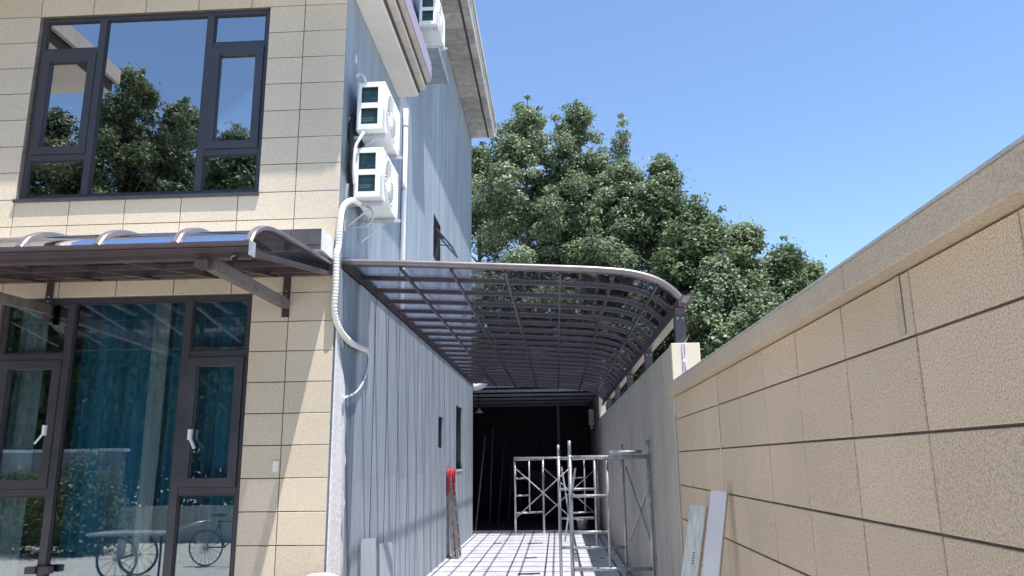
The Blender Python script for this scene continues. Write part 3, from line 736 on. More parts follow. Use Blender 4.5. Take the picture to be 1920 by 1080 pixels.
    # brackets
    b = thing('wall_bracket', ((XL + x1) / 2, yc, z0 - .3), blabel, 'bracket', 'angle brackets under the outdoor units')
    for yy in (y0 + .11, y1 - .11):
        m = MB(); zt = z0 - .024
        m.box((XL + .001, yy - .02, zt - .30), (XL + .008, yy + .02, zt + .22)).box((XL + .008, yy - .02, zt - .30), (XL + .035, yy - .014, zt + .22))
        m.build('upright', 'galv_bracket', b)
        MB().box((XL + .036, yy - .02, zt - .005), (x1 + .06, yy + .02, zt)).box((XL + .036, yy - .02, zt - .035), (x1 + .06, yy - .014, zt - .005)).build('arm', 'galv_bracket', b)
        MB().beam((XL + .02, yy - .008, zt - .26), (x0 + .18, yy - .008, zt - .04), .006, .03, (0, 1, 0)).build('strut', 'galv_bracket', b)
    return t
aircon(7.42, 5.22, 'upper of two white outdoor units stacked on the side wall beside the tiles', 'galvanised angle brackets under the upper of the two stacked units')
aircon(7.40, 4.455, 'lower of two white outdoor units, corrugated hose below it', 'galvanised angle brackets under the lower of the two stacked units')
z3 = W(800, 46, 1, 10.9)[2]
aircon(10.9, z3, 'white outdoor unit under the upper eave on the third storey', 'white angle brackets carrying the third storey outdoor unit')
MB().cbox((XL + .002, 10.75, z3 - .52), (XL + .45, 11.9, z3 - .44), .01).build('wall_shelf', 'cement', label='grey concrete shelf below the third storey outdoor unit', cat='shelf')
# pipes and hoses
def hose(name, pts, r, mat, label, cat='hose', ribs=0.0, n=8, seg=10, group=None):
    path = spline(pts, n)
    if ribs:
        fine = []
        for i in range(len(path) - 1):
            L = (path[i + 1] - path[i]).length; k = max(1, int(L / .0075))
            fine += [path[i].lerp(path[i + 1], q / k) for q in range(k)]
        fine.append(path[-1]); path = fine
        rr = [r * (1 + (ribs if (i // 2) % 2 else -ribs * .4)) for i in range(len(path))]
    else: rr = r
    return MB().tube(path, rr, seg).build(name, mat, label=label, cat=cat, group=group)
xw = XL + .07
hose('wrapped_hose', [(XL + .16, 7.5, 4.42), (XL + .10, 7.40, 4.43), (XL + .04, 7.30, 4.33), (XL + .03, 7.25, 4.14), (XL + .025, 7.24, 3.9), W(631, 480, 1, 7.22), W(629, 540, 1, 7.22), W(627, 585, 1, 7.24), W(637, 618, 1, 7.33), W(655, 640, 0, xw), W(672, 650, 0, xw), W(687, 656, 0, xw)], .03, 'hose', 'thick white corrugated hose snaking down the house corner from the lower unit', ribs=.085)
xw2 = XL + .052
hose('cable', [W(687, 657, 0, xw2), W(692, 672, 0, xw2), W(688, 695, 0, xw2), W(678, 722, 0, xw2), W(664, 738, 0, xw2), W(645, 746, 0, xw2)], .012, 'pvc', 'white cable looping down the grey render below the corrugated hose', 'cable')
hose('cable', [W(645, 746, 0, xw2), W(646, 800, 0, xw2), W(645, 900, 0, xw2), W(643, 1000, 0, xw2), W(642, 1120, 0, xw2)], .006, 'galv_bracket', 'thin grey cable running straight down the grey render', 'cable')
hose('hose', [(XL + .20, 7.39, 5.18), (XL + .17, 7.36, 5.10), (XL + .13, 7.34, 4.98), (XL + .12, 7.35, 4.75), (XL + .125, 7.38, 4.60)], .016, 'pvc', 'short white hose linking the two stacked outdoor units')
hose('pipe', [(XL + .002, 7.72, 6.02), (XL + .06, 7.72, 6.03), (XL + .11, 7.70, 5.95), (XL + .13, 7.66, 5.80)], .018, 'hose', 'grey pipe bend from the wall into the top of the upper outdoor unit', 'pipe')
hose('pipe', [(XL + .05, 7.55, 5.45), (XL + .03, 7.5, 5.3), (XL + .05, 7.48, 5.05), (XL + .04, 7.5, 4.9), (XL + .06, 7.52, 4.7)], .03, 'black', 'black insulated pipe behind the two stacked outdoor units', 'pipe')
hose('hose', [(XL + .2, 7.6, 4.43), (XL + .28, 7.5, 4.36), (XL + .30, 7.5, 4.26), (XL + .22, 7.5, 4.18), (XL + .06, 7.52, 4.17), (XL + .012, 7.54, 4.18)], .009, 'galv_bracket', 'thin grey hose looping under the lower outdoor unit')
cp_ = MB().tube([(XL + .04, 10.33, 3.86), (XL + .04, 10.33, 6.88)], .038, 12)
cpt = thing('downpipe', (XL + .04, 10.33, 3.86), 'pale vertical downpipe on the side wall below the lower eave', 'pipe'); cp_.build('pipe', 'pvc', cpt)
for zz in (4.4, 5.6, 6.6): MB().tube([(XL + .04, 10.33, zz), (XL + .04, 10.33, zz + .04)], .044, 12).build('clip', 'galv_bracket', cpt)
MB().cbox((XL + .019, 7.62, 2.92), (XL + .028, 7.66, 2.98), .003).build('wall_hook', 'galv', label='small rusty hook plate on the grey render under the hose', cat='hook')
MB().box((XL + .001, 7.62, 6.14), (XL + .02, 7.69, 6.24)).build('vent_cap', 'galv_bracket', label='small capped pipe hole in the side wall above the upper unit', cat='vent')
# wall socket plate on the tiles
q = W(517, 874, 1, DF)
MB().cbox((q.x - .028, DF - .012, q.z - .05), (q.x + .028, DF - .0005, q.z + .05), .003).build('switch_plate', 'plug', label='white switch plate on the beige tiles beside the ground floor window', cat='switch')

# ------------------------------------------------------------------ scaffolds
def frame_part(par, A, B, inner, top=1.83, rungs=(1.35, .935), low=.52, pins=.17, thick=.024):
    A = Vector(A); B = Vector(B); d = (B - A); I = A + d * inner
    for P_ in (A, B):
        p = MB().tube([P_, P_ + Vector((0, 0, top))], thick, 10)
        if pins: p.tube([P_ + Vector((0, 0, top)), P_ + Vector((0, 0, top + pins))], thick * .82, 10)
        p.build('leg', 'galv', par)
        MB().tube([P_ + Vector((0, 0, 0.0)), P_ + Vector((0, 0, .06))], thick * 1.35, 10).build('foot', 'galv', par)
        for zz in (.62, 1.68): MB().tube([P_ + Vector((-.005, -.03, zz)), P_ + Vector((-.005, -.06, zz))], .012, 8).build('lock_pin', 'galv', par)
    z = Vector((0, 0, 1))
    MB().tube([A + z * (top - .03), B + z * (top - .03)], thick, 10).build('top_tube', 'galv', par)
    MB().tube([A + z * low, B + z * low], thick * .85, 10).build('bottom_tube', 'galv', par)
    MB().tube([I + z * low, I + z * (top - .03)], thick * .75, 8).build('ladder_upright', 'galv', par)
    for r in rungs: MB().tube([A + z * r, I + z * r], thick * .75, 8).build('rung', 'galv', par)
sc = thing('scaffold', (.6, 10.6, .0125), 'galvanised ladder frame scaffold with tall posts standing against the rendered wall', 'scaffold', 'scaffolds in the passage')
zf = .0125
fA, fB = (.150, 9.5, zf), (1.095, 9.5, zf); gA, gB = (.018, 11.8, zf), (.975, 11.8, zf)
frame_part(sc, fA, fB, .47); frame_part(sc, gA, gB, .56)
def brace(par, p, q, r=.013): MB().tube([p, q], r, 8).build('cross_brace', 'galv', par)
for a, b in ((fA, gA), (fB, gB)):
    o = .045
    brace(sc, (a[0] + o, a[1], .62), (b[0] + o, b[1], 1.68)); brace(sc, (a[0] + o + .02, a[1], 1.68), (b[0] + o + .02, b[1], .62))
ct = MB().tube([(.62, 9.46, 1.868), (1.02, 9.48, 1.872)], .02, 8)
ct.build('short_tube', 'galv', label='short loose tube lying on the top rail of the scaffold by the wall', cat='tube')
sr = thing('scaffold', (0, 19.7, .0125), 'low rear scaffold with crossed braces at the mouth of the dark shed', 'scaffold', 'scaffolds in the passage')
rA, rB, rC, rD = (-1.06, 19.55, zf), (-.37, 20.0, zf), (.32, 19.45, zf), (1.01, 19.9, zf)
frame_part(sr, rA, rB, .5, top=1.84, pins=0, thick=.028); frame_part(sr, rC, rD, .5, top=1.84, pins=0, thick=.028)
for a, b in ((rA, rC), (rB, rD)):
    brace(sr, (a[0], a[1] - .035, .42), (b[0], b[1] - .035, 1.62), .015); brace(sr, (a[0], a[1] - .065, 1.62), (b[0], b[1] - .065, .42), .015)
MB().tube([(rA[0] - .02, rA[1] - .03, 1.86), (rD[0], rC[1] - .03, 1.85)], .026, 8).build('top_tube', 'galv', sr)

# ------------------------------------------------------------------ folded ladder
lad = thing('stepladder', (-2.05, 15.15, .0125), 'folded aluminium stepladder with red plastic top leaning on grey boards', 'ladder')
def lrail(y, xb, xt, zt, nm='rail'): MB().beam((xb, y, zf), (xt, y, zt), .045, .022, (0, 1, 0)).build(nm, 'alu_brown', lad)
zt = 1.50
for (xb, xt) in ((-1.99, -2.085), (-1.90, -2.05)):
    lrail(14.93, xb, xt, zt); lrail(15.33, xb, xt, zt)
    for k in range(6):
        s_ = (k + .6) / 6.2; x = xb + (xt - xb) * s_
        MB().box((x - .03, 14.955, zf + zt * s_ - .012), (x + .03, 15.305, zf + zt * s_ + .012)).build('step', 'alu_brown', lad)
for (x, y0, y1) in ((-2.085, 14.89, 15.11), (-2.035, 15.15, 15.37)):
    m = MB(); pr = []
    for q in range(9):
        a = math.pi * q / 8; pr.append((math.cos(a) * (y1 - y0) / 2, 1.50 + math.sin(a) * .17))
    pr += [(-(y1 - y0) / 2, 1.20), ((y1 - y0) / 2, 1.20)]
    m.sweep(pr, lambda p, t: (t, (y0 + y1) / 2 + p[0], p[1]), [x - .025, x + .025]); m.build('top_cap', 'red', lad)
MB().box((-2.02, 14.95, 1.08), (-2.005, 15.05, 1.18)).build('sticker', 'plug', lad)

# ------------------------------------------------------------------ leaning boards and sheets
def lean(name, top, low, w, th, wdir, mat, label, cat, group=None, edge=None):
    """plank: centre line through two seen points, run down to the ground"""
    top = Vector(top); low = Vector(low); d = (low - top); s_ = (top.z - .0) / (top.z - low.z); bot = top + d * s_
    bot.z = -.03 if bot.y < 7.4 else .013
    ax = (top - bot).normalized(); wd_ = Vector(wdir); wd_ = (wd_ - ax * wd_.dot(ax)).normalized(); nd = ax.cross(wd_)
    wv = wd_ * w / 2; nv = nd * th / 2
    t = thing(name, bot, label, cat, group)
    lift = Vector((0, 0, abs(nv.z) + abs(wv.z)))
    b_ = bot + lift
    MB().hexa([b_ - wv - nv, b_ + wv - nv, b_ + wv + nv, b_ - wv + nv, top - wv - nv, top + wv - nv, top + wv + nv, top - wv + nv]).build('panel' if cat == 'sheet' else 'face', mat, t)
    if edge:
        e = wv * (1 + .004 / w)
        MB().hexa([b_ + e * .995 - nv * .9, b_ + e * 1.03 - nv * .9, b_ + e * 1.03 + nv * .9, b_ + e * .995 + nv * .9, top + e * .995 - nv * .9, top + e * 1.03 - nv * .9, top + e * 1.03 + nv * .9, top + e * .995 + nv * .9]).build('edge', edge, t)
    return t, top, ax, wd_, nd
tA = W(1311, 948, 0, XR - .085); lA = W(1294, 1080, 1, tA.y - .06)
ta, top, ax, wv, nv = lean('leaning_board', tA, lA, .135, .03, (.75, -.66, 0), 'plank_a', 'shorter weathered white board leaning on the tan garden wall', 'board', None, 'board_edge')
c = top - ax * .34 + wv * .015
sgn = 1 if nv.y < 0 else -1
for k in range(5):
    cc = c - ax * (.018 * k)
    MB().hexa([cc - wv * .010 + nv * sgn * .0158 - ax * .005, cc + wv * .010 + nv * sgn * .0158 - ax * .005, cc + wv * .010 + nv * sgn * .0166 - ax * .005, cc - wv * .010 + nv * sgn * .0166 - ax * .005, cc - wv * .010 + nv * sgn * .0158 + ax * .003, cc + wv * (.010 - .004 * (k % 2)) + nv * sgn * .0158 + ax * .003, cc + wv * (.010 - .004 * (k % 2)) + nv * sgn * .0166 + ax * .003, cc - wv * .010 + nv * sgn * .0166 + ax * .003]).build('stamp', 'ink', ta)
tB = W(1349, 921, 0, XR - .075); lB = W(1333, 1080, 1, tB.y - .05)
lean('leaning_board', tB, lB, .115, .022, (.78, -.62, 0), 'plank_b', 'taller clean white board leaning on the tan garden wall', 'board', None, 'board_edge')
for (tx, ty, w, lb) in ((690, 1010, .20, 'grey metal sheet leaning on the render nearest the tiled facade'), (723, 1018, .19, 'grey metal sheet leaning on the boards, farther from the tiled facade')):
    tp_ = W(tx, ty, 0, XL + .125); lw = tp_ + Vector((.03, -.02, -.5))
    lean('metal_sheet', tp_, lw, w, .008, (.62, .78, 0), 'sheet_metal', lb, 'sheet', 'metal sheets leaning on the house')
# white sack by the corner: knotted pile on a stack of bags
bag = thing('sack_pile', (-2.12, 6.95, -.03), 'pile of white woven sacks at the foot of the house corner', 'sack')
for k in range(4):
    m = MB(); n, mm_ = 14, 8; P = []; fs = []
    z0 = -.03 + .208 * k; cxx = -2.12 + .02 * math.sin(k * 2); cyy = 7.0 + .02 * math.cos(k)
    for i in range(mm_ + 1):
        v = -math.pi / 2 + math.pi * i / mm_
        for j in range(n):
            u = 2 * math.pi * j / n; cu = math.copysign(abs(math.cos(u)) ** .6, math.cos(u)); su = math.copysign(abs(math.sin(u)) ** .6, math.sin(u))
            cv = abs(math.cos(v)) ** .5
            P.append((cxx + .30 * cu * cv + random.uniform(-.016, .016), cyy + .21 * su * cv + random.uniform(-.008, .008), z0 + .11 + .11 * math.sin(v) * (1 + .16 * math.sin(3 * u + k)) + random.uniform(-.009, .009)))
    for i in range(mm_):
        for j in range(n): fs.append((i * n + j, i * n + (j + 1) % n, (i + 1) * n + (j + 1) % n, (i + 1) * n + j))
    m.add(P, fs, True).build('sack', 'sackcloth', bag)

# ------------------------------------------------------------------ ribbon on the pier, lamps, boxes, offcuts, poles
rb = thing('ribbon', (1.24, 7.39, 2.5), 'lilac and white ribbon tied round the cream end block', 'ribbon')
for dx in (-.014, .014):
    MB().tube(spline([(1.245 + dx * .8, 7.396, 2.872), (1.243 + dx, 7.394, 2.78), (1.242 + dx * .3, 7.392, 2.70), (1.246 + dx, 7.393, 2.6), (1.252 + dx * 1.6, 7.394, 2.49)], 5), .0065, 6).build('strand', 'lilac', rb)
MB().cbox((1.227, 7.383, 2.688), (1.258, 7.397, 2.712), .004).build('knot', 'white', rb)
hose('twig', [(1.26, 7.45, 2.88), (1.29, 7.47, 2.915), (1.31, 7.46, 2.96)], .006, 'wood', 'small dry twig lying on top of the cream end block', 'twig')
jb = W(1103, 780, 1, 23.3)
bx = thing('junction_box', (XR - .06, 23.3, 2.75), 'pale electrical box on the grey wall inside the shed', 'box')
MB().cbox((XR - .16, 23.2, 2.82), (XR - .002, 23.5, 3.28), .015).build('housing', 'white_dirty', bx); MB().tube([(XR - .08, 23.3, 2.82), (XR - .08, 23.25, 2.70)], .04, 10).build('cable_gland', 'white_dirty', bx)
lp = thing('shed_lamp', (-2.1, 21.5, 3.0), 'small grey lamp hanging inside the shed beside the house corner', 'lamp')
MB().tube([(-2.2, 21.9, 3.3), (-2.2, 21.9, 3.70)], .012, 6).build('cord', 'black', lp)
MB().tube([(-2.2, 21.9, 3.28), (-2.2, 21.9, 3.22), (-2.2, 21.9, 3.14)], [.03, .06, .14], 14).build('shade', 'galv_bracket', lp)
for k, (px, py, L, a, lb) in enumerate(((1003, 1019, .34, .25, 'dark offcut strip lying on the floor tiles near the rear scaffold'), (996, 1046, .22, .5, 'short dark offcut on the floor tiles between the ladder and scaffold'), (992, 1076, .36, .2, 'long dark offcut on the floor tiles at the passage entrance'), (933, 1019, .2, .6, 'small dark offcut on the floor tiles across from the stepladder'))):
    c = W(px, py, 2, .02)
    MB().hexa([tuple(Vector((c.x, c.y, .0128)) + Matrix.Rotation(a, 3, 'Z') @ Vector((sx * L / 2, sy * .025, sz))) for sz in (0, .018) for sx, sy in ((-1, -1), (1, -1), (1, 1), (-1, 1))]).build('offcut', 'ink', label=lb, cat='offcut', group='offcuts on the passage floor')
for k, (xb, xt, yb_, zt_) in enumerate(((-2.2, -2.0, 21.2, 2.5), (-1.95, -1.9, 22.6, 2.8), (-1.75, -1.66, 23.2, 2.9), (-1.5, -1.45, 24.0, 2.6), (-1.2, -1.28, 25.0, 3.0), (-.7, -.62, 25.6, 2.7))):
    MB().tube([(xb, yb_ - .25, .006), (xt, yb_ + 2.0 if k > 1 else yb_ + .5, zt_)], .022, 7).build('pole', 'wood' if k else 'alu_brown', label=('pale pole leaning at the shed mouth against the house corner', 'brown pole leaning just inside the shed next to the pale one', 'brown pole third along the row from the house corner in the shed', 'brown pole fourth along the row from the house corner in the shed', 'brown pole leaning deep in the shed beside the crates', 'brown pole leaning deep in the shed behind the crates')[k], cat='pole', group='poles leaning in the shed')
stk = thing('crate_stack', (-.45, 26.2, 0), 'stack of dark red storage crates deep in the shed', 'crate')
for k in range(3):
    m = MB(); z0 = .005 + .5 * k
    m.box((-.85, 25.9, z0), (-.1, 26.5, z0 + .05))
    for (p, q) in (((-.85, 25.9, z0 + .05), (-.1, 25.93, z0 + .48)), ((-.85, 26.47, z0 + .05), (-.1, 26.5, z0 + .48)), ((-.85, 25.93, z0 + .05), (-.82, 26.47, z0 + .48)), ((-.13, 25.93, z0 + .05), (-.1, 26.47, z0 + .48))): m.box(p, q)
    for q_ in range(5): m.box((-.8 + q_ * .15, 25.888, z0 + .06), (-.74 + q_ * .15, 25.899, z0 + .46))
    m.build('crate', 'crate_red', stk)
bk = thing('bucket', (.62, 20.9, .005), 'pale plastic bucket on the shed floor behind the rear scaffold', 'bucket')
MB().tube([(.62, 20.9, .005), (.62, 20.9, .33), (.62, 20.9, .34), (.62, 20.9, .33), (.62, 20.9, .03)], [.12, .155, .163, .147, .11], 18).build('tub', 'white_dirty', bk)
MB().tube([(.47, 20.9, .31), (.52, 20.86, .18), (.62, 20.75, .13), (.72, 20.86, .18), (.77, 20.9, .31)], .005, 6).build('bail', 'galv', bk)

# ------------------------------------------------------------------ trees
def tree_mesh(h, rad, zlow, nclump, nleaf, seed, leaf=.11, shoots=6):
    """foliage as many small leaves on branch-end clumps; coordinates from the trunk foot"""
    r = np.random.default_rng(seed); nleaf = int(nleaf * 1.55)
    cl = []
    tops = [(0, 0, h)] + [(r.normal(0, rad * .45), r.normal(0, rad * .45), h * r.uniform(.8, .96)) for _ in range(shoots)]
    while len(cl) < nclump:
        t = r.uniform(0, 1) ** .85; z = zlow + (h * .97 - zlow) * t
        prof = (math.sin(min(1, (t + .12) / .5) * math.pi / 2)) * (1 - max(0, (t - .42) / .60) ** 1.5)
        rr = rad * max(.08, prof) * (r.uniform(.25, 1) ** .45) * (1 + .22 * math.sin(3 * t * 6.28 + seed))
        a = r.uniform(0, 6.283); cl.append((rr * math.cos(a), rr * math.sin(a), z, r.uniform(.30, .85) * (1 - .35 * t)))
    for (tx, ty, tz) in tops:
        for q in range(5): cl.append((tx * .8 + r.normal(0, .12), ty * .8 + r.normal(0, .12), tz - .42 * q - .15, .16 + .085 * q))
    cl = np.array(cl)
    wts = cl[:, 3] ** 2; wts /= wts.sum(); idx = r.choice(len(cl), nleaf, p=wts); n = nleaf
    d = r.normal(size=(n, 3)); d /= np.linalg.norm(d, axis=1)[:, None]
    rad_ = cl[idx, 3] * (r.uniform(0, 1, n) ** .42) * (1 + .55 * (r.uniform(size=n) < .08))
    pos = cl[idx, :3] + d * rad_[:, None] * np.array([1.1, 1.1, .78])
    out = pos.copy(); out[:, 2] = 0; out /= (np.linalg.norm(out, axis=1)[:, None] + .3)
    nrm = r.normal(size=(n, 3)) * .62 + d * .55 + np.array([0, -.12, .8]) + out * .25; nrm /= np.linalg.norm(nrm, axis=1)[:, None]
    tmp = r.normal(size=(n, 3)); tmp[:, 2] -= .5
    u = np.cross(nrm, tmp); u /= np.linalg.norm(u, axis=1)[:, None]; v = np.cross(nrm, u)
    s_ = leaf * r.uniform(.6, 1.25, n)[:, None]
    a = pos - u * s_ * .75; b = pos + v * s_ * .36 + nrm * s_ * .1; c = pos + u * s_ * .75; e = pos - v * s_ * .36 + nrm * s_ * .1
    V = np.stack([a, b, c, e], 1).reshape(-1, 3)
    me = bpy.data.meshes.new('crown'); me.vertices.add(len(V)); me.vertices.foreach_set('co', V.ravel())
    me.loops.add(n * 4); me.loops.foreach_set('vertex_index', np.arange(n * 4, dtype=np.int32))
    me.polygons.add(n); me.polygons.foreach_set('loop_start', np.arange(0, n * 4, 4, dtype=np.int32)); me.update(); me.validate()
    # trunk and limbs
    m = MB(); hh = h * .9
    m.tube([(0, 0, -.05), (.04, .02, h * .2), (-.05, .03, h * .5), (0, 0, hh)], [h * .016, h * .012, h * .008, .02], 8)
    for q in r.choice(len(cl), 34, replace=False):
        p = cl[q]; zs = max(h * .16, p[2] - .9 - .25 * math.hypot(p[0], p[1])); zs = min(zs, hh * .95)
        m.tube([(0, 0, zs), (p[0] * .5, p[1] * .5, (zs + p[2]) / 2 - .1), (p[0], p[1], p[2])], [.05, .032, .012], 5)
    return me, m
def plant_tree(loc, h, rad, zlow, nclump, nleaf, seed, label, mat='leaf', name='tree', leaf=.110, group='leafy trees beyond the walls'):
    me, tm = tree_mesh(h, rad, zlow, nclump, nleaf, seed, leaf); me.materials.append(mt[mat])
    t = thing(name, loc, label, 'tree', group)
    link('crown', me, loc, t); t.children[0]['kind'] = 'stuff'
    tm.v = [(a + loc[0], b + loc[1], c + loc[2]) for a, b, c in tm.v]; tm.build('trunk', 'bark', t); return t
def top_at(px, py, y): return W(px, py, 1, y)
TS = [(985, 182, 31, 3.4, 2.5, 230, 56000, 'tallest leafy tree, beside the end of the house', 'leaf2'),
      (1085, 186, 31.5, 3.0, 3, 190, 46000, 'tall leafy tree with a loose feathery top next to the tallest one', 'leaf2'),
      (1170, 290, 29.5, 2.6, 2.5, 150, 34000, 'leafy tree with a rounded top between the tall trees and the narrow spire', 'leaf2'),
      (1236, 282, 29, 1.9, 2.5, 120, 26000, 'leafy tree rising in a narrow spire above the canopy bend', 'leaf'),
      (1300, 366, 27, 2.5, 1.2, 160, 34000, 'broad dark leafy tree above the canopy gutter', 'leaf'),
      (1395, 418, 27, 2.2, 1.0, 140, 28000, 'mid height leafy tree between the broad dark tree and the lowest one', 'leaf'),
      (1470, 460, 26, 1.8, .8, 110, 20000, 'low rounded leafy tree showing just above the garden wall coping', 'leaf'),
      (1520, 488, 27, 1.5, .8, 90, 16000, 'lowest leafy tree at the end of the row, beside open sky', 'leaf')]
protos = []
for k, (px, py, yy, rad, zl, nc, nl, lb, mm) in enumerate(TS):
    p = top_at(px, py, yy); protos.append(plant_tree((p.x, yy, -.03), p.z + .03, rad, zl, nc, nl, 20 + k, lb, mm))
for k, (px, py, yy, rad, lb) in enumerate(((900, 262, 34, 2.6, 'leafy tree partly hidden behind the rear corner of the house'), (1012, 318, 32.5, 2.7, 'leafy tree with pale leaves in front of the tallest tree, above the canopy'), (1120, 330, 32.8, 2.6, 'leafy tree filling the gap below the feathery top, above the canopy'), (1345, 480, 24.5, 1.5, 'dark bushy tree low behind the canopy post'), (1440, 545, 23, 1.3, 'small pale bushy tree just behind the garden wall'))):
    p = top_at(px, py, yy); plant_tree((p.x, yy, -.03), p.z + .03, rad, .8, 130, 27000, 60 + k, lb, 'leaf2' if k else 'leaf')
p = top_at(1768, 372, 21); plant_tree((p.x, 21, -.03), p.z + .03, .7, 2.5, 50, 6000, 77, 'slender tree whose tip just shows over the garden wall coping', 'leaf')
# trees across the yard behind the viewer, mirrored in the upstairs window
def copy_tree(src, loc, s_, rz, label):
    r = src.copy(); C.objects.link(r); r.location = loc; r.scale = (s_, s_, s_); r.rotation_euler = (0, 0, rz); r['label'] = label; r['group'] = 'trees across the yard'
    for ch in list(src.children):
        c = ch.copy(); C.objects.link(c); c.parent = r
    return r
hs = [o.location.z for o in protos]
for k, (si, x, y, h, lb) in enumerate(((0, -13.2, -6.9, 14.4, 'tall leafy tree across the yard mirrored in the middle upstairs pane'), (1, -11.7, -7.3, 13.3, 'second leafy tree across the yard mirrored in the middle upstairs pane'), (3, -9.8, -7.2, 12.4, 'leafy tree across the yard mirrored in the right upstairs pane'), (2, -15.5, -6.6, 12.9, 'leafy tree across the yard mirrored in the left upstairs pane'), (4, -18, -8, 11.5, 'broad dark tree across the yard beyond the low wall'))):
    p = top_at(TS[si][0], TS[si][1], TS[si][2]); copy_tree(protos[si], (x, y, -.03), h / p.z, 1.1 * k, lb)

# ------------------------------------------------------------------ the yard behind the viewer (seen in the glass)
yw = thing('yard_wall', (-12, -4, 0), 'low rendered yard wall with pale coping across from the house', 'wall')
MB().box((-19, -4.15, -.03), (-10.7, -3.95, 2.12)).build('wall_body', 'cement', yw); MB().box((-19.05, -4.2, 2.122), (-10.65, -3.9, 2.2)).build('coping', 'plaster', yw)
yb = thing('base_wall', (-7, -4, 0), 'low base wall under the spiked railing across the yard', 'wall')
MB().box((-10.64, -4.15, -.03), (1.1, -3.95, .82)).build('wall_body', 'cement_dark', yb)
rl = thing('railing', (-7, -4.05, .82), 'black spiked iron railing on the base wall across the yard', 'railing')
for z in (.98, 1.72): MB().box((-10.6, -4.07, z), (1.1, -4.03, z + .04)).build('rail', 'black', rl)
pk = None
for k in range(78):
    x = -10.55 + .15 * k
    if pk is None:
        m = MB(); m.box((x - .011, -4.1, .822), (x + .011, -4.075, 1.90)); m.add([(x - .02, -4.105, 1.90), (x + .02, -4.105, 1.90), (x + .02, -4.07, 1.90), (x - .02, -4.07, 1.90), (x, -4.087, 2.02)], [(0, 1, 4), (1, 2, 4), (2, 3, 4), (3, 0, 4), (3, 2, 1, 0)])
        pk = m.build('picket', 'black', rl)
    else:
        c = pk.copy(); C.objects.link(c); c.location = pk.location + Vector((.15 * k, 0, 0))
plant_tree((-10.3, -1.8, -.03), 2.0, .75, .35, 40, 5000, 90, 'rounded garden shrub in front of the yard wall', 'leaf', 'shrub', .07, 'shrubs in the yard')
plant_tree((-11.9, -2.0, -.03), 1.7, .7, .3, 36, 4500, 91, 'smaller garden shrub beside the yard wall', 'leaf', 'shrub', .07, 'shrubs in the yard')
def wheel(par, c, R_, th=.018, spokes=12):
    c = Vector(c)
    MB().tube([c + Vector((math.cos(a) * R_, 0, math.sin(a) * R_)) for a in [2 * math.pi * q / 32 for q in range(32)]], th, 8, closed=True).build('tyre', 'black', par)
    m = MB()
    for q in range(spokes):
        a = 2 * math.pi * q / spokes; m.tube([c, c + Vector((math.cos(a) * R_, 0, math.sin(a) * R_))], .006, 5)
    m.tube([c + Vector((0, -.05, 0)), c + Vector((0, .05, 0))], .03, 10); m.build('spokes', 'galv', par)
ca = thing('handcart', (-7.1, 1.7, -.03), 'flat bed handcart with two large spoked wheels in the yard', 'cart')
wheel(ca, (-7.15, 1.45, .31), .33, .022); wheel(ca, (-7.15, 2.1, .31), .33, .022)
MB().tube([(-7.15, 1.42, .31), (-7.15, 2.12, .31)], .02, 8).build('axle', 'black', ca)
MB().box((-7.75, 1.5, .66), (-6.45, 2.05, .70)).build('bed', 'galv', ca); MB().box((-7.2, 1.55, .31), (-7.1, 1.6, .66)).box((-7.2, 1.95, .31), (-7.1, 2.0, .66)).build('bed_support', 'galv', ca)
MB().tube([(-6.46, 1.55, .66), (-5.9, 1.55, .86), (-5.9, 2.0, .86), (-6.46, 2.0, .66)], .018, 8).build('handle', 'galv', ca)
MB().tube([(-6.6, 1.78, .66), (-6.6, 1.78, -.028)], .02, 8).build('prop', 'black', ca)
bi = thing('bicycle', (-6.0, .3, -.03), 'old bicycle parked in the yard across from the window', 'bicycle')
wheel(bi, (-6.5, .3, .29), .31, .014, 20); wheel(bi, (-5.5, .3, .29), .31, .014, 20)
m = MB()
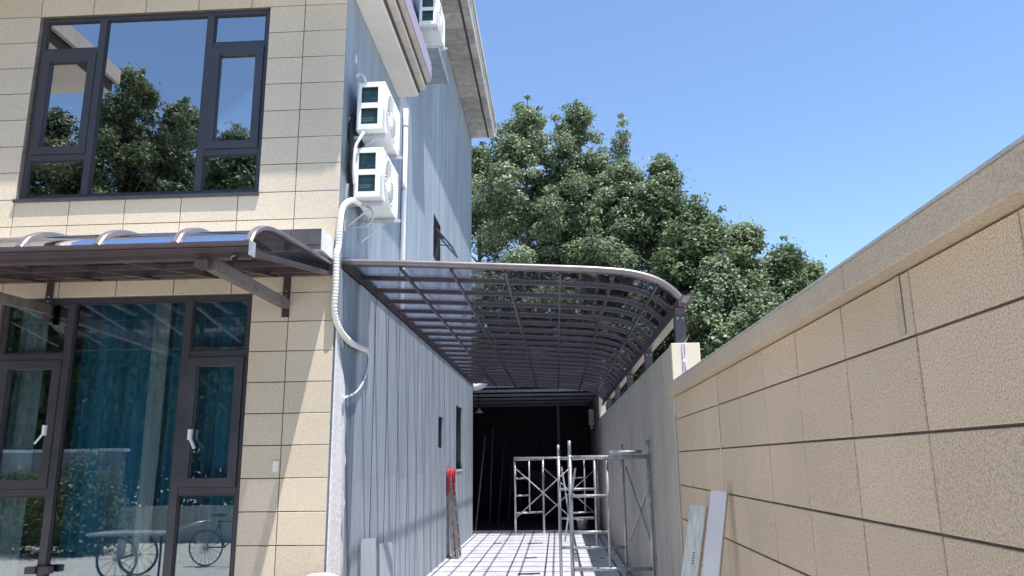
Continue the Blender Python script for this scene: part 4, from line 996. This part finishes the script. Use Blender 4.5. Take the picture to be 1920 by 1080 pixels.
for p, q in (((-6.5, .3, .29), (-6.15, .3, .29)), ((-6.15, .3, .29), (-6.3, .3, .76)), ((-6.3, .3, .76), (-5.72, .3, .74)), ((-5.72, .3, .70), (-6.15, .3, .29)), ((-6.5, .3, .29), (-6.28, .3, .70)), ((-5.74, .3, .82), (-5.5, .3, .29))): m.tube([p, q], .014, 7)
m.build('frame', 'bronze', bi); MB().cbox((-6.42, .24, .84), (-6.18, .36, .89), .02).build('saddle', 'black', bi); MB().tube([(-6.3, .3, .74), (-6.3, .3, .85)], .012, 7).build('seat_post', 'galv', bi)
MB().tube(spline([(-5.9, .02, .95), (-5.76, .12, .93), (-5.74, .3, .88), (-5.76, .48, .93), (-5.9, .58, .95)], 4), .012, 7).build('handlebar', 'galv', bi)

def hedge(x0, x1, y0, y1, h, n, seed, label):
    r = np.random.default_rng(seed); pos = np.stack([r.uniform(x0, x1, n), r.uniform(y0, y1, n), h * r.uniform(0, 1, n) ** .8], 1)
    pos[:, 2] *= 1 + .12 * np.sin(pos[:, 0] * 1.7) + .07 * np.sin(pos[:, 0] * 5.1)
    nrm = r.normal(size=(n, 3)) + np.array([0, .6, .5]); nrm /= np.linalg.norm(nrm, axis=1)[:, None]
    u = np.cross(nrm, r.normal(size=(n, 3))); u /= np.linalg.norm(u, axis=1)[:, None]; v = np.cross(nrm, u); s_ = .17 * r.uniform(.6, 1.2, n)[:, None]
    V = np.stack([pos - u * s_ * .75, pos + v * s_ * .4, pos + u * s_ * .75, pos - v * s_ * .4], 1).reshape(-1, 3); V[:, 2] = np.maximum(V[:, 2], .0)
    c = np.array([(x0 + x1) / 2, (y0 + y1) / 2, -.03])
    me = bpy.data.meshes.new('hedge'); me.vertices.add(n * 4); me.vertices.foreach_set('co', (V - c + np.array([0, 0, -.03])).ravel())
    me.loops.add(n * 4); me.loops.foreach_set('vertex_index', np.arange(n * 4, dtype=np.int32))
    me.polygons.add(n); me.polygons.foreach_set('loop_start', np.arange(0, n * 4, 4, dtype=np.int32)); me.update(); me.validate(); me.materials.append(mt['leaf'])
    return tag(link('hedge', me, c), label, 'hedge')
hedge(-22, 1, -6.0, -4.9, 5.6, 60000, 5, 'tall hedge added behind the railing to darken the window reflections')  # added foliage that blocks bright sky and ground in the glass
